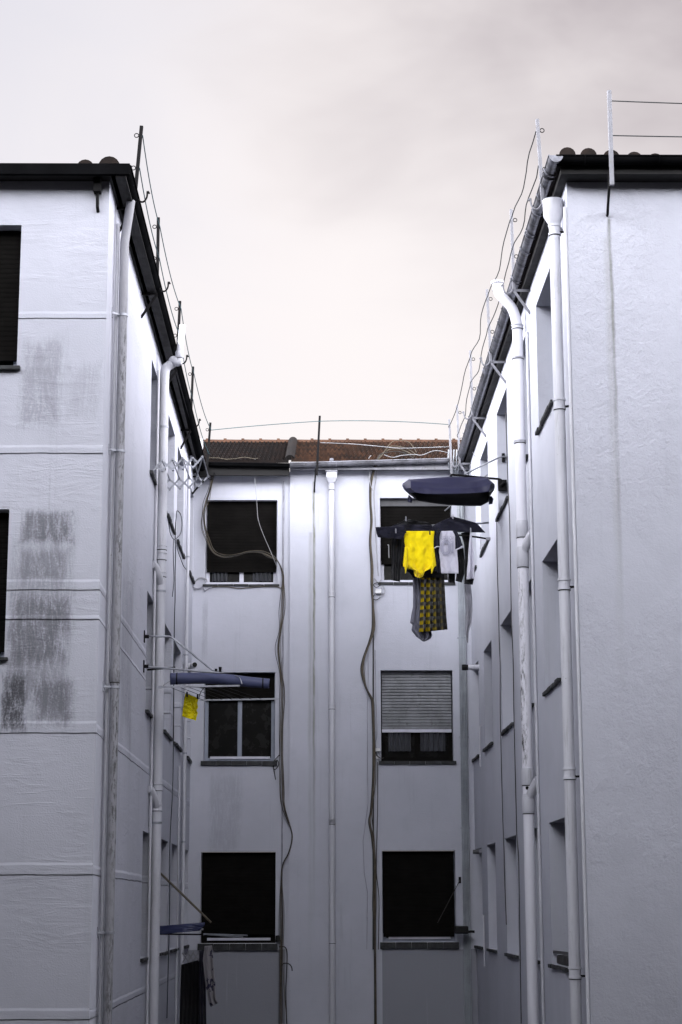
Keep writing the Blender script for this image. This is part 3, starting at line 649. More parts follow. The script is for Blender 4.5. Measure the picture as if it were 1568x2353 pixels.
# ------------------------------------------------------------------ cables
def cables(name,label,strands,mat,cat='cable',group='cable runs on the back wall'):
    p0=strands[0][0][-1]; t=thing(name,label,cat,Vector(p0),group)
    for (path,r,mt) in strands: tubeobj('strand',path,r,mt,t,6)
    return t
def cp(z,Y,pts): return [Yp(z,x,y,Y) for x,y in pts]
Yc=YB-.05
main=cp('C',Yc-.05,[(655,485),(690,570),(672,690)])+cp('C',Yc,[(640,800),(618,900),(625,1000),(652,1100),(700,1195),(790,1233),(880,1222),(960,1197),(1060,1195),(1140,1225),(1200,1270),(1238,1360),(1242,1450),(1240,1650),(1222,1800),(1205,1950),(1225,2150),(1240,2330)])+cp('G',Yc,[(1130,100),(1138,500),(1150,650),(1200,800),(1215,890),(1190,1000),(1145,1090),(1130,1200),(1135,1500),(1128,1900),(1130,2344)])
st=[]
offs=[(0,0,.008),(-.045,.01,.006),(.04,.0,.0055),(.075,.02,.0045),(-.085,.015,.0045)]
for i,(ox,oz,r) in enumerate(offs):
    pts=[]
    for k,p in enumerate(main):
        g=.2+.8*abs(mnoise.noise((k*.53+i*7,i,0)))*1.6
        if k in (0,13,14,24,25,26,27,28): g*=.25
        pts.append(p+Vector((ox*g,-.012*i,oz*g+ox*.5*g)))
    st.append((spline(pts,6),r,M['cable_tan'] if i in (0,1,3) else M['cable_dark']))
cables('cable_bundle','loose bundle of tan cables looping across the upper left back window',st,None)
main=cp('D',Yc-.3,[(900,443),(835,405),(760,385),(690,395),(640,430),(605,480)])+cp('D',Yc-.09,[(575,570),(555,660),(552,800),(560,950),(550,1120),(562,1300),(566,1450),(570,1600),(572,1780),(548,1890),(500,2030),(488,2130),(515,2250),(560,2340)])+cp('H',Yc-.09,[(375,430),(382,700),(380,1000),(362,1250),(352,1350),(372,1480),(388,1700),(385,2000),(392,2350)])
ext=[Vector((main[-1].x,main[-1].y,ZG))]
st=[]
for i,(ox,r) in enumerate([(0,.012),(.025,.008),(-.025,.007),(.045,.006)]):
    pts=[]
    for k,p in enumerate(main+ext):
        g=.3+abs(mnoise.noise((k*.61+i*3,i*2.,4)))*1.3
        if k<4: g*=2.2
        pts.append(p+Vector((ox*g,-.01*i,(ox*2*g if k<4 else 0))))
    st.append((spline(pts,6),r,M['cable_tan'] if i!=2 else M['cable_dark']))
st.append(([Yp('D',577,1560,YB2-.015)]+[Yp('H',380,y_,YB2-.015) for y_ in (300,600,1200,2350)],.011,M['cable_dark']))
cables('cable_bundle','thick tan cable bundle dropping from the orange roof beside the shuttered window',st,None)
def wire(label,path,r,mt,group='single wires strung about the court',cat='wire'):
    return tubeobj('wire',path,r,mt,None,6,label=label,cat=cat,group=group)
wire('white cord hanging from the roof across the upper left back window',spline(cp('C',YB-.2,[(1045,458),(1015,480),(1020,620),(1035,800),(1045,930),(1080,1040),(1140,1180),(1195,1310)]),6),.004,M['wire_white'])
wire('pale cable lying along the mossy roof edge',spline(cp('C',YE-.05,[(650,455),(730,455),(800,465),(870,460),(940,450),(1010,460),(1045,458)]),6),.006,M['cable_tan'])
wire('pale cable lying across the orange roof tiles',spline(cp('D',YE-.12,[(160,335),(400,345),(600,362),(780,378),(950,375),(1170,367)]),6),.006,M['wire_white'])
wire('looped pale cable arching over the grey gutter near the right post',spline(cp('D',YE-.1,[(660,430),(730,450),(800,435),(900,428),(960,432),(1060,398),(1170,415)]),6),.006,M['wire_white'])
wire('pale wire with a bent top standing over the grey gutter',spline(cp('D',YB2-.13,[(560,435),(542,460),(548,520),(550,640),(575,715)]),6),.006,M['wire_white'])
wire('thin pale wire to the left of the upper right back window',spline(cp('D',YB2-.02,[(585,455),(602,490),(598,620),(583,740),(590,900),(600,1150),(615,1380)]),6),.006,M['wire_white'])
wire('grey wire running down left of the shuttered window',[*cp('H',YB2-.02,[(340,0),(340,300),(335,470),(335,900),(340,1200),(300,1500),(310,1750),(335,1900),(330,2350)])],.004,M['cable_grey'])
wire('grey wire between the cable bundle and the shuttered window',spline(cp('H',YB2-.02,[(395,0),(398,300),(410,650),(395,740),(440,840)]),6),.005,M['cable_grey'])
wire('grey wire dropping beside the lower right back window',spline(cp('H',YB2-.02,[(415,880),(415,1200),(408,1500),(405,1750),(425,1950),(420,2350)]),6),.006,M['cable_dark'])
wire('tan cable clipped under the upper left back window sill',spline(cp('C',YB-.02,[(630,1495),(690,1468),(800,1465),(900,1478),(1000,1468),(1170,1462),(1225,1475),(1240,1440)]),6),.007,M['cable_tan'])
wire('dark cable end hanging below the middle left window',spline(cp('G',YB-.03,[(1115,235),(1070,290),(1075,350),(1105,320),(1100,280),(1065,300),(1075,370),(1085,430)]),6),.007,M['cable_dark'])
wire('dark cable loop standing off the back wall at the bottom',spline(cp('G',YB-.04,[(1110,1740),(1170,1760),(1170,1950),(1165,2100),(1172,2344)]),6),.008,M['cable_dark'])
wire('dark bent cable stub over the lowest part of the cable bundle',spline(cp('G',YB-.06,[(1130,1890),(1150,1870),(1190,1875),(1210,1900),(1215,1930)]),6),.009,M['cable_dark'])
xw=XL+.04
wire('dark cable looped beside the left wall windows and hanging down to the ground',spline([Xp('R',x_,y_,xw) for x_,y_ in ((470,1180),(462,1400),(466,1600),(460,2000),(460,2350))]+[Xp('E',1370,1100,xw),Xp('E',1365,1500,xw),Xp('E',1362,2000,xw),Xp('F',1355,500,xw),Xp('F',1335,900,xw),Xp('F',1330,1500,xw),Xp('F',1310,2300,xw)],5),.007,M['wire_dark'])
wire('slack dark loop of cable under the upper windows of the left wall',spline([Xp('R',x_,y_,xw+.02) for x_,y_ in ((330,1000),(352,1090),(385,1330),(440,1430),(500,1400),(548,1330),(565,1200),(545,1060),(490,1000),(478,1100),(470,1180))],5),.006,M['wire_dark'])
wire('dark cable end dangling on the left wall below the loop',spline([Xp('R',x_,y_,xw) for x_,y_ in ((440,1440),(432,1600),(440,1900),(440,2100),(418,2300))],5),.006,M['wire_dark'])
wire('dark wavy cable following the sills to the back left corner',spline([Xp('R',x_,y_,XL+.03) for x_,y_ in ((485,1530),(500,1600),(550,1740),(590,1840),(640,1905))],5),.007,M['wire_dark'])
wire('grey cable crossing the back left corner to the upper window',spline(cp('L',YB-.03,[(700,1150),(800,1200),(900,1215),(1000,1185),(1070,1210),(1110,1290),(1200,1210),(1330,1170)]),5),.009,M['cable_grey'])
wire('white cable bent over beside the upper left back window',spline(cp('L',YB-.03,[(800,1000),(850,930),(900,890),(980,870),(1100,900),(1160,940),(1165,1010)]),5),.010,M['wire_white'])
xw=XR-.02
def rw(label,pts,r,mt): wire(label,spline([Xp(z_,x_,y_,xw) for z_,x_,y_ in pts],4),r,mt)
rw('dark wire down the right wall between the second and third windows',[('M',1275,0),('M',1300,800),('M',1330,1700),('M',1360,2352),('N',1390,0),('N',1400,300),('N',1430,1000),('N',1440,1600),('N',1450,2300),('O',1495,0),('O',1510,500),('O',1545,1000),('J',270,1500),('J',283,2350)],.006,M['cable_dark'])
rw('grey wire down the right wall left of the third windows',[('U',845,1490),('U',850,2200),('N',1128,0),('N',1140,600),('N',1160,1100),('N',1160,1700),('N',1165,2300),('O',1210,0),('O',1240,800),('O',1250,1300),('O',1290,2350)],.006,M['cable_dark'])
rw('thin wire from the zinc gutter to a window head on the right wall',[('M',430,450),('M',560,780),('M',700,1030)],.005,M['cable_grey'])
m=MB()
t=thing('junction_box','white junction box with curled wires left of the upper right window','electric box',Yp('D',615,1505,YB2),'junction boxes on the back wall')
a=Yp('D',592,1482,YB2-.07); b=Yp('D',640,1522,YB2); m.box(a,b); obj('box',m,M['junction'],t,bevel=.008)
for k,pp in enumerate([[(575,1450),(600,1435),(640,1440),(600,1470),(570,1440)],[(640,1480),(655,1460),(668,1500),(650,1530),(620,1540)],[(590,1520),(575,1555),(600,1568),(630,1550)],[(585,1400),(615,1430),(640,1410)]]):
    tubeobj('lead',spline(cp('D',YB2-.04,pp),6),.006,M['cable_dark'] if k%2==0 else M['wire_white'],t,6)
t=thing('junction_box','white junction box left of the grey shuttered window','electric box',Yp('H',415,785,YB2),'junction boxes on the back wall')
m=MB(); m.box(Yp('H',395,770,YB2-.06),Yp('H',434,798,YB2)); obj('box',m,M['junction'],t,bevel=.006)
tubeobj('lead',spline(cp('H',YB2-.05,[(400,800),(410,830),(440,850),(465,845)]),6),.008,M['cable_dark'],t,6)
m=MB(); cc=Yp('H',412,842,YB2-.05); m.tube([cc,cc+Vector((0,.05,0))],.025,12); obj('knob',m,M['junction'],t,smooth=True)
t=thing('junction_box','small dark junction box at the back right window bottom corner','electric box',Yp('G',1100,1690,YB),'junction boxes on the back wall')
m=MB(); m.tube([Yp('G',1100,1650,YB-.04),Yp('G',1105,1700,YB-.04)],[.03,.045],10); obj('box',m,M['black'],t,smooth=True)
# ------------------------------------------------------------------ roof posts and washing lines
def post(label,Y,zt,tx,ty,zb,bx_,by,side,mat,arm=True,w=.035,hook=True,group='roof edge posts for the lines',Yb=None):
    top=Yp(zt,tx,ty,Y); base=Yp(zb,bx_,by,Y)
    t=thing('line_post',label,'post',base,group)
    m=MB(); m.bar(base,top,w,w,(0,1,0)); obj('pole',m,mat,t,bevel=.003)
    if arm:
        X=XL if side<0 else XR; ZT=ZTL if side<0 else ZTR
        az=min(base.z+.01,ZT-.02)
        m=MB(); m.bar((base.x,Y,az),(X,Y,az),.03,.012,(0,1,0)); obj('arm',m,mat,t)
        m=MB(); m.bar((base.x,Y-.01,az-.01),(X,Y-.01,az-.29),.03,.012,(0,1,0)); obj('brace',m,mat,t)
    if hook:
        s=-side; q=base+Vector((s*.01,0,.0))
        m=MB(); m.tube(spline([q+Vector((0,-.02,.02)),q+Vector((s*.04,-.02,-.035)),q+Vector((s*.085,-.02,-.04)),q+Vector((s*.115,-.02,.01)),q+Vector((s*.12,-.02,.07)),q+Vector((s*.14,-.02,.045))],4),.010,7)
        obj('hook',m,mat,t,smooth=True)
    for f in (.87,.42):
        c=base.lerp(top,f); m=MB(); R=.022
        m.tube([c+Vector((side*(.02+R)+R*math.cos(g),0,R*math.sin(g))) for g in [2*math.pi*i/10 for i in range(11)]],.005,5); obj('eyelet',m,M['steel_dark'],t,smooth=True)
    return top,base
LP=[]
for lab,Y,a in (('nearest dark post on the left eave, the tallest and leaning out',17.9,('A',988,95,'A',940,600)),
   ('second dark post along the left eave, from the front corner',20.6,('A',1105,733,'A',1097,1225)),
   ('third dark post along the left eave, behind the white vent pipe',23.7,('A',1256,1315,'A',1235,1730)),
   ('fourth dark post along the left eave, past the white vent pipe',26.9,('A',1347,1772,'A',1330,2170)),
   ('dark post standing in the back left corner at the mossy roof',29.6,('A',1468,2162,'K',985,1640))):
    LP.append(post(lab,Y,*a,-1,M['steel_dark']))
RP=[]
for lab,Y,a in (('nearest pale post on the zinc gutter beside the round hopper',17.93,('B',588,298,'B',628,880)),
   ('second pale post on the zinc gutter, above the gooseneck pipe',20.84,('B',413,905,'B',432,1450)),
   ('third pale post on the zinc gutter, past the gooseneck pipe',23.73,('B',250,1442,'B',277,1935)),
   ('fourth pale post along the zinc gutter, before the roof corner',26.68,('T',320,950,'T',347,1775)),
   ('fifth pale post, at the inner end of the zinc gutter',29.45,('T',153,1630,'M',318,1085))):
    RP.append(post(lab,Y,*a,1,M['steel_light']))
def post2(label,Y,zt,tx,ty,zb,bx_,by,mat,rod,Yw,w=.035):
    top=Yp(zt,tx,ty,Y); base=Yp(zb,bx_,by,Y)
    t=thing('line_post',label,'post',base,'roof edge posts for the lines')
    m=MB(); m.bar(base,top,w,w,(0,1,0)); obj('pole',m,mat,t,bevel=.003)
    if rod:
        b=Yp(*rod,Yw); m=MB(); m.tube([base+Vector((-.02,.02,.12)),(base.x-.025,Y+.03,base.z-.02),(b.x,Yw-.06,b.z+.05),(b.x,Yw-.03,b.z+.0),(b.x-.0,Yw,b.z)],.014,7); obj('rod',m,M['steel_dark'],t,smooth=True)
    return top,base
BP=post2('dark post in the middle of the back roof edge',YE-.14,'D',157,125,'D',133,590,M['steel_dark'],('D',115,720),YB2)
BR=post2('pale post where the grey gutter meets the right wing',YE-.16,'M',95,142,'M',145,1320,M['steel_light'],None,0)
FR=post2('tall pale post on the front of the right wing with a rusty rod',YG_R-.05,'B',1072,106,'B',1091,742,M['steel_light'],('B',1058,945),YR,.04)
def line(label,pts,mat,r=.0055): return tubeobj('washing_line',pts,r,mat,None,6,label=label,cat='wire',group='lines strung between the roof posts')
def run(P,f,s,dx,wob=0):
    out=[]; q=[b.lerp(t,f)+Vector((dx,0,0)) for t,b in P]
    for i in range(len(q)-1): out+=sag(q[i],q[i+1],s,12,wob,i*3.1+f)[:-1]
    return out+[q[-1]]
line('upper teal line along the left eave posts',run(LP,.87,.10,.02),M['wire_teal'])
line('lower teal line along the left eave posts',run(LP,.42,.09,.02),M['wire_teal'])
line('upper dark slack line along the pale right posts',run(RP[:4]+[BR],.86,.10,-.02,.045),M['wire_dark'],.006)
line('lower dark slack line along the pale right posts',run(RP,.46,.09,-.02,.045),M['wire_dark'],.006)
a=LP[4][1].lerp(LP[4][0],.86); b=Yp('D',150,167,YE-.16); c=Yp('D',1165,193,YE-.18)
line('teal line across the back roof between the corner posts',sag(a,b,-.01)[:-1]+sag(b,c,-.03),M['wire_teal'])
a=Yp('B',1080,174,YG_R-.05); b=Yp('B',1563,187,YG_R-.05); line('upper dark line running right from the tall front post',sag(a,a+(b-a)*4,.01),M['wire_dark'],.006)
a=Yp('B',1085,407,YG_R-.05); b=Yp('B',1563,411,YG_R-.05); line('lower dark line running right from the tall front post',sag(a,a+(b-a)*4,.01),M['wire_dark'],.006)
# ------------------------------------------------------------------ accordion drying rack, upper left window
YN_,YF_=22.3,23.4
t=thing('drying_rack','white folding accordion clothes rack reaching out from the upper left wall','drying rack',Yp('R',110,420,YN_),'clothes racks fixed at the windows')
def lattice(par,Y,bars,name='scissor_arm',mt='steel'):
    m=MB()
    for i,(x0,y0,x1,y1) in enumerate(bars):
        o=Vector((0,.012 if i%2 else -.012,0)); a=Yp('R',x0,y0,Y)+o; b=Yp('R',x1,y1,Y)+o; m.bar(a,b,.012,.022,(0,0,1))
        for q in (a,b): m.tube([q+Vector((0,-.02,0)),q+Vector((0,.02,0))],.014,8)
    return obj(name,m,M[mt],par)
lattice(t,YN_,[(110,410,265,240),(187,335,265,390),(265,390,420,225),(265,240,425,378),(425,378,575,205),(420,225,578,360),(578,360,730,205),(575,205,735,345),(735,345,875,185),(735,205,803,262)])
lattice(t,YF_,[(220,700,380,525),(205,530,378,672),(378,672,530,515),(380,525,530,655),(530,655,675,495),(525,515,675,645),(675,645,815,490),(675,500,820,632),(885,560,965,480),(815,490,885,558),(820,632,885,560)])
for (x0,y0,x1,y1) in ((270,245,378,522),(425,230,527,512),(578,210,675,495),(735,205,818,490),(880,190,750,600),(885,190,965,480)):
    tubeobj('rod',[Yp('R',x0,y0,YN_),Yp('R',x1,y1,YF_)],.008,M['steel'],t,6)
# ------------------------------------------------------------------ fixed drying rack on the left wall with a blue roll
Yw=Xp('Q',45,118,XL).y
t=thing('drying_rack','grey tubular drying rack on the left wall above the middle window','drying rack',Xp('Q',45,450,XL),'clothes racks fixed at the windows')
up=[Yp('Q',x_,y_,Yw) for x_,y_ in ((40,118),(140,122),(310,125),(345,135),(560,305),(740,452),(790,490),(893,494))]
up[0].x=XL; tubeobj('upper_arm',up,.013,M['steel'],t,10)
lo=[Yp('Q',x_,y_,Yw) for x_,y_ in ((36,450),(400,478),(700,508),(893,517))]; lo[0].x=XL
tubeobj('lower_arm',lo,.013,M['steel'],t,10)
for (y_) in (118,450):
    c=Xp('Q',40,y_,XL); m=MB(); m.box((XL,Yw-.03,c.z-.07),(XL+.012,Yw+.03,c.z+.07)); m.tube([(XL+.01,Yw,c.z),(XL+.06,Yw,c.z)],.022,8); obj('wall_plate',m,M['steel_dark'],t,bevel=.002)
m=MB(); 
for (x_,y0,y1) in ((825,475,505),(870,455,510)): m.tube([Yp('Q',x_,y0,Yw),Yp('Q',x_,y1,Yw)],.018,8)
obj('bolt',m,M['steel_dark'],t)
tubeobj('back_arm',[Yp('Q',80,485,Yw+.6),Yp('Q',385,460,Yw+.6)],.012,M['steel_dark'],t,8)
nb=[Yp('Q',x_,y_,Yw+.1) for x_,y_ in ((195,673),(620,668),(1080,658))]; fb=[Yp('Q',x_,y_,Yw+1.5) for x_,y_ in ((635,815),(1060,805),(1505,799))]
m=MB(); m.bar(nb[0],nb[2],.02,.02); m.bar(nb[0],nb[0]+Vector((.05,0,0)),.03,.03); obj('near_bar',m,M['steel'],t)
m=MB(); m.bar(fb[0],fb[2],.02,.02); obj('far_bar',m,M['steel'],t)
tubeobj('frame',spline([Yp('Q',560,670,Yw+.1),Yp('Q',700,680,Yw+.5),Yp('Q',860,725,Yw+.9),Yp('Q',1000,790,Yw+1.4)],5),.008,M['steel_dark'],t,6)
for i in range(7):
    a=nb[0].lerp(nb[2],.14+.11*i); b=fb[0].lerp(fb[2],.06+.12*i); tubeobj('cord',[a,b],.003,M['steel_dark'],t,5)
tubeobj('hanger',spline([Yp('Q',255,660,Yw+.1),Yp('Q',262,650,Yw+.1),Yp('Q',325,608,Yw+.15)],4),.005,M['wire_white'],t,6)
tubeobj('hanger',spline([Yp('Q',1105,640,Yw+.1),Yp('Q',1085,580,Yw+.12),Yp('Q',1040,552,Yw+.2),Yp('Q',960,550,Yw+.35),Yp('Q',900,590,Yw+.4)],5),.006,M['steel'],t,6)
tubeobj('hanger',spline([Yp('Q',640,800,Yw+1.4),Yp('Q',650,750,Yw+1.2),Yp('Q',685,690,Yw+.9),Yp('Q',760,615,Yw+.4)],5),.005,M['steel_dark'],t,6)
rp=[Yp('Q',x_,y_,Yw+.25) for x_,y_ in ((330,583),(560,578),(780,578),(950,590),(1200,618),(1400,636))]
t=thing('plastic_roll','long blue plastic roll lying on the left drying rack','roll',rp[0])
m=MB(); sp=spline(rp,6); m.tube(sp,[.067-.012*i/len(sp) for i in range(len(sp))],18,cap=False); obj('roll',m,M['tube_blue'],t,smooth=True,solid=.006)
m=MB(); d0=(rp[1]-rp[0]).normalized(); m.tube([rp[0]+d0*.02,rp[0]+d0*.024],.062,18); obj('end',m,M['black'],t)
for (x_,y_) in ((403,581),(1332,631)):
    c=Yp('Q',x_,y_,Yw+.25); m=MB(); m.tube([c-Vector((.008,0,0)),c+Vector((.008,0,0))],.072 if x_<900 else .061,18); obj('strap',m,M['black'],t,smooth=True)
# ------------------------------------------------------------------ cloth
def cloth(name,zone,L,Rr,Y,mat,parent=None,nu=30,nv=40,amp=.02,freq=3.,ph=0.,grow=.7,tilt=0.,label=None,cat=None,group=None,solid=.006,crumple=.012):
    """left and right outlines (top to bottom) hung in the plane at depth Y, with folds that grow downward"""
    def chain(c):
        P=[Vector((x,y,0)) for x,y in c]; l=[0]
        for i in range(1,len(P)): l.append(l[-1]+(P[i]-P[i-1]).length)
        def f(t):
            s=t*l[-1]
            for i in range(1,len(P)):
                if s<=l[i] or i==len(P)-1:
                    k=(s-l[i-1])/max(1e-6,l[i]-l[i-1]); return P[i-1].lerp(P[i],min(1,k))
        return f
    fl,fr_=chain(L),chain(Rr); m=MB(); vs=[];uv=[]
    for j in range(nv+1):
        t=j/nv; a=fl(t); b=fr_(t)
        for i in range(nu+1):
            s=i/nu; p=a.lerp(b,s); k=(.25+grow*t)
            dy=amp*k*math.sin(s*2*math.pi*freq+ph+.9*math.sin(t*2.+ph))+crumple*mnoise.noise((s*6+ph,t*9,ph*3))+.5*crumple*mnoise.noise((s*15+ph,t*20,ph))
            vs.append(Yp(zone,p.x,p.y,Y+dy+tilt*(s-.5))); uv.append((s+.035*math.sin(s*2*math.pi*freq+ph+1.2+.9*math.sin(t*2.+ph)),1-t))
    m.add(vs,[(j*(nu+1)+i,j*(nu+1)+i+1,(j+1)*(nu+1)+i+1,(j+1)*(nu+1)+i) for j in range(nv) for i in range(nu)]); m.uv=uv
    o=obj(name,m,mat,parent,smooth=True,label=label,cat=cat,group=group,solid=solid); return o
def peg(Y,z_,x_,y_,label,mat='black'):
    c=Yp(z_,x_,y_,Y); m=MB(); m.bar(c+Vector((-.004,-.012,-.03)),c+Vector((-.002,-.012,.03)),.012,.008,(0,1,0)); m.bar(c+Vector((.004,.012,-.03)),c+Vector((.002,.012,.03)),.012,.008,(0,1,0)); m.tube([c+Vector((-.008,0,.008)),c+Vector((.008,0,.008))],.011,7)
    obj('clothes_peg',m,M[mat],None,label=label,cat='clothes peg',group='clothes pegs')
GC='washing hung out to dry'
Yt=Yw+.55
cloth('cloth','Q',[(495,745),(483,800),(470,880),(458,990)],[(634,792),(622,850),(628,890),(614,925),(626,955),(605,1035)],Yt,M['yellow2'],amp=.02,freq=1.5,label='small yellow cloth pegged on the left drying rack',cat='cloth',group=GC,crumple=.02)
peg(Yt-.02,'Q',511,750,'peg at the left corner of the small yellow cloth'); peg(Yt-.02,'Q',625,775,'peg at the right corner of the small yellow cloth')
# ------------------------------------------------------------------ right rack under a navy cover
YCn,YCf=24.2,25.05
t=thing('drying_rack','dark steel drying rack on the right wall under the navy cover','drying rack',Yp('M',1200,1520,YCf),'clothes racks fixed at the windows')
a=Yp('M',1228,925,YCf); b=Yp('M',415,1290,YCf)
tubeobj('stay',[Vector((XR+.2,YCf+.03,a.z)),a,a+Vector((-.05,0,-.005)),b],.012,M['steel'],t,8)
m=MB(); m.tube([a+Vector((0,.02,-.07)),a+Vector((0,.02,.05))],.022,8); obj('wall_plate',m,M['steel_dark'],t,smooth=True)
arm=[Yp('M',x_,y_,YCf) for x_,y_ in ((1215,1480),(1190,1430),(1130,1395),(900,1375),(500,1335),(180,1305),(140,1315),(120,1345))]
tubeobj('arm',spline(arm,4),.016,M['steel_dark'],t,8)
c=Yp('M',1205,1525,YCf); m=MB(); m.box(c+Vector((-.06,-.03,-.075)),c+Vector((.06,.03,.075))); m.tube([c+Vector((-.03,-.05,-.02)),c+Vector((.02,-.05,.03))],.022,8); obj('gear_box',m,M['steel_dark'],t,bevel=.004)
tubeobj('stay',[Yp('M',895,1300,YCf+.12),Yp('M',0,2060,YCf+.12)],.010,M['steel_light'],t,8)
tubeobj('rail',[Yp('U',700,1525,YCf-.2),Yp('U',590,1540,YCf-.2),Yp('U',-400,1580,YCf-.2)],.012,M['steel'],t,8)
tubeobj('rail',[Yp('U',690,1820,YCf-.6),Yp('U',480,1785,YCf-.6),Yp('U',-300,1700,YCf-.6)],.012,M['steel_dark'],t,8)
c=Yp('U',690,1820,YCf-.6); m=MB(); m.box(c+Vector((-.03,-.02,-.02)),c+Vector((.03,.02,.02))); obj('end_cap',m,M['steel_light'],t,bevel=.004)
wire('thin hook wire hanging from the covered rack',spline([Yp('U',x_,y_,YCf-.3) for x_,y_ in ((555,1740),(555,1960),(545,1975),(548,2000),(562,1990))],4),.004,M['steel'])
# cover: a tented sheet; near face with its crease, then the inside of the far skirt, its shade coloured black
def refine(rows,k,amp,seed):
    m=MB(); nr=len(rows); nc=len(rows[0]); vs=[]; R=(nr-1)*k+1; Cc=(nc-1)*k+1
    for a in range(R):
        j=min(a//k,nr-2); t=a/k-j
        for b in range(Cc):
            i=min(b//k,nc-2); u=b/k-i
            p=rows[j][i]*(1-t)*(1-u)+rows[j][i+1]*(1-t)*u+rows[j+1][i]*t*(1-u)+rows[j+1][i+1]*t*u
            e=min(1,min(a,b,Cc-1-b)/k)
            q=mnoise.noise((p.x*5+seed,p.z*9,seed))+.5*mnoise.noise((p.x*14,p.z*5+p.x*9,seed))
            vs.append(p+Vector((0,1,.15))*amp*q*e)
    m.add(vs,[(a*Cc+b,a*Cc+b+1,(a+1)*Cc+b+1,(a+1)*Cc+b) for a in range(R-1) for b in range(Cc-1)]); return m
F_=lambda x,y,Y:Yp('P',x,y,Y)
rows=[[(470,116),(600,108),(760,98),(975,83),(1150,88),(1300,92),(1416,93)],
      [(495,138),(640,146),(820,162),(1010,186),(1150,168),(1290,138),(1424,104)],
      [(495,215),(640,225),(800,232),(1000,234),(1180,228),(1330,212),(1462,160)],
      [(560,275),(660,290),(800,294),(1000,290),(1200,284),(1340,276),(1436,264)]]
Ys=[YCn+.22,YCn+.10,YCn,YCn-.03]
Lm=[(397,166,YCn+.32),(393,190,YCn+.3),(410,228,YCn+.28),(470,285,YCn+.2)]
Rm=[(1506,176,YCn+.34),(1507,205,YCn+.3),(1500,236,YCn+.3),(1442,268,YCn+.2)]
Gx=[[F_(*Lm[j])]+[F_(x,y,Ys[j]) for x,y in rows[j]]+[F_(*Rm[j])] for j in range(4)]
cv=obj('rack_cover',refine(Gx,5,.014,2.),M['tarp'],None,smooth=True,label='navy plastic cover tented over the drying rack on the right wall',cat='cover',solid=.004)
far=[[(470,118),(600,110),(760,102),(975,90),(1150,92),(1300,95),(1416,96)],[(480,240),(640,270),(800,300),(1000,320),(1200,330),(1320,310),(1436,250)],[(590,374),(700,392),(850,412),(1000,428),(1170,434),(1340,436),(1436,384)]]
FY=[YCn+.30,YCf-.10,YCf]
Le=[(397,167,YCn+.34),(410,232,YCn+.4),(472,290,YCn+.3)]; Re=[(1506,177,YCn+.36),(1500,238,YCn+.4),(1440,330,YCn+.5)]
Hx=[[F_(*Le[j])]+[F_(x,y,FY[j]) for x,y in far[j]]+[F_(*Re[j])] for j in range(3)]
obj('shaded_inside',refine(Hx,5,.01,5.),M['black_cloth'],cv,smooth=True,solid=.003)  # plain black puts the shade under the cover into the colour
m=MB(); c=Yp('P',1465,370,YCf-.2); 
cl=cloth('cover_flap','P',[(1445,318),(1440,360),(1436,418)],[(1468,315),(1492,350),(1478,410)],YCf-.2,M['tarp'],cv,8,10,.01,1.,label='loose dark flap'); 
cl=cloth('cover_flap','P',[(472,300),(455,350),(460,388)],[(505,335),(512,370),(505,398)],YCf-.35,M['tarp'],cv,8,10,.01,1.)
# garments
YG1=24.35
yt=thing('jumpsuit','yellow sleeveless garment pegged upside down in the middle of the washing','clothing',Yp('P',600,740,YG1),GC)
cloth('body','P',[(412,738),(417,860),(428,930),(418,1040),(440,1100),(470,1190),(530,1212),(545,1285),(590,1300)],[(780,738),(768,860),(770,930),(785,1040),(770,1100),(735,1190),(665,1225),(640,1285),(600,1300)],YG1,M['yellow'],yt,44,54,.03,2.6,.6,crumple=.02)
cloth('leg','P',[(424,930),(408,1080),(401,1165)],[(450,930),(455,1080),(462,1190)],YG1-.02,M['yellow'],yt,10,16,.02,1.)
cloth('leg','P',[(745,930),(742,1080),(735,1185)],[(772,930),(790,1060),(801,1160)],YG1-.02,M['yellow'],yt,10,16,.02,1.,2.)
cloth('hem','P',[(415,1150),(425,1200),(428,1248)],[(450,1165),(446,1200),(436,1246)],YG1-.03,M['yellow'],yt,6,8,.01,1.)
cloth('hem','P',[(738,1160),(742,1210),(742,1252)],[(785,1165),(765,1200),(748,1250)],YG1-.03,M['yellow'],yt,6,8,.01,1.)
cloth('knot','P',[(582,1215),(590,1245),(630,1270)],[(640,1200),(655,1230),(640,1268)],YG1-.05,M['yellow'],yt,8,8,.015,1.)
js=thing('football_shirt','white football shirt with navy sleeves and mirrored grey lettering','clothing',Yp('P',930,740,YG1+.05),GC)
YJ=YG1+.05
cloth('body','P',[(860,738),(828,800),(842,920),(835,985),(850,1100),(862,1248)],[(1005,735),(1035,790),(1030,920),(1055,1000),(1066,1120),(1072,1250)],YJ,M['jersey'],js,30,36,.012,1.6,.3)
cloth('sleeve','P',[(812,745),(790,830),(780,945)],[(862,738),(838,800),(845,928)],YJ-.03,M['navy_cloth'],js,10,16,.012,1.)
cloth('sleeve','P',[(1003,736),(1035,800),(1032,968)],[(1050,740),(1090,820),(1122,918)],YJ-.03,M['navy_cloth'],js,10,16,.012,1.,2)
tubeobj('cuff',[Yp('P',781,944,YJ-.04),Yp('P',805,926,YJ-.045),Yp('P',846,926,YJ-.04)],.008,M['jersey'],js,6)
tubeobj('cuff',[Yp('P',1033,966,YJ-.04),Yp('P',1080,945,YJ-.045),Yp('P',1121,917,YJ-.04)],.008,M['jersey'],js,6)
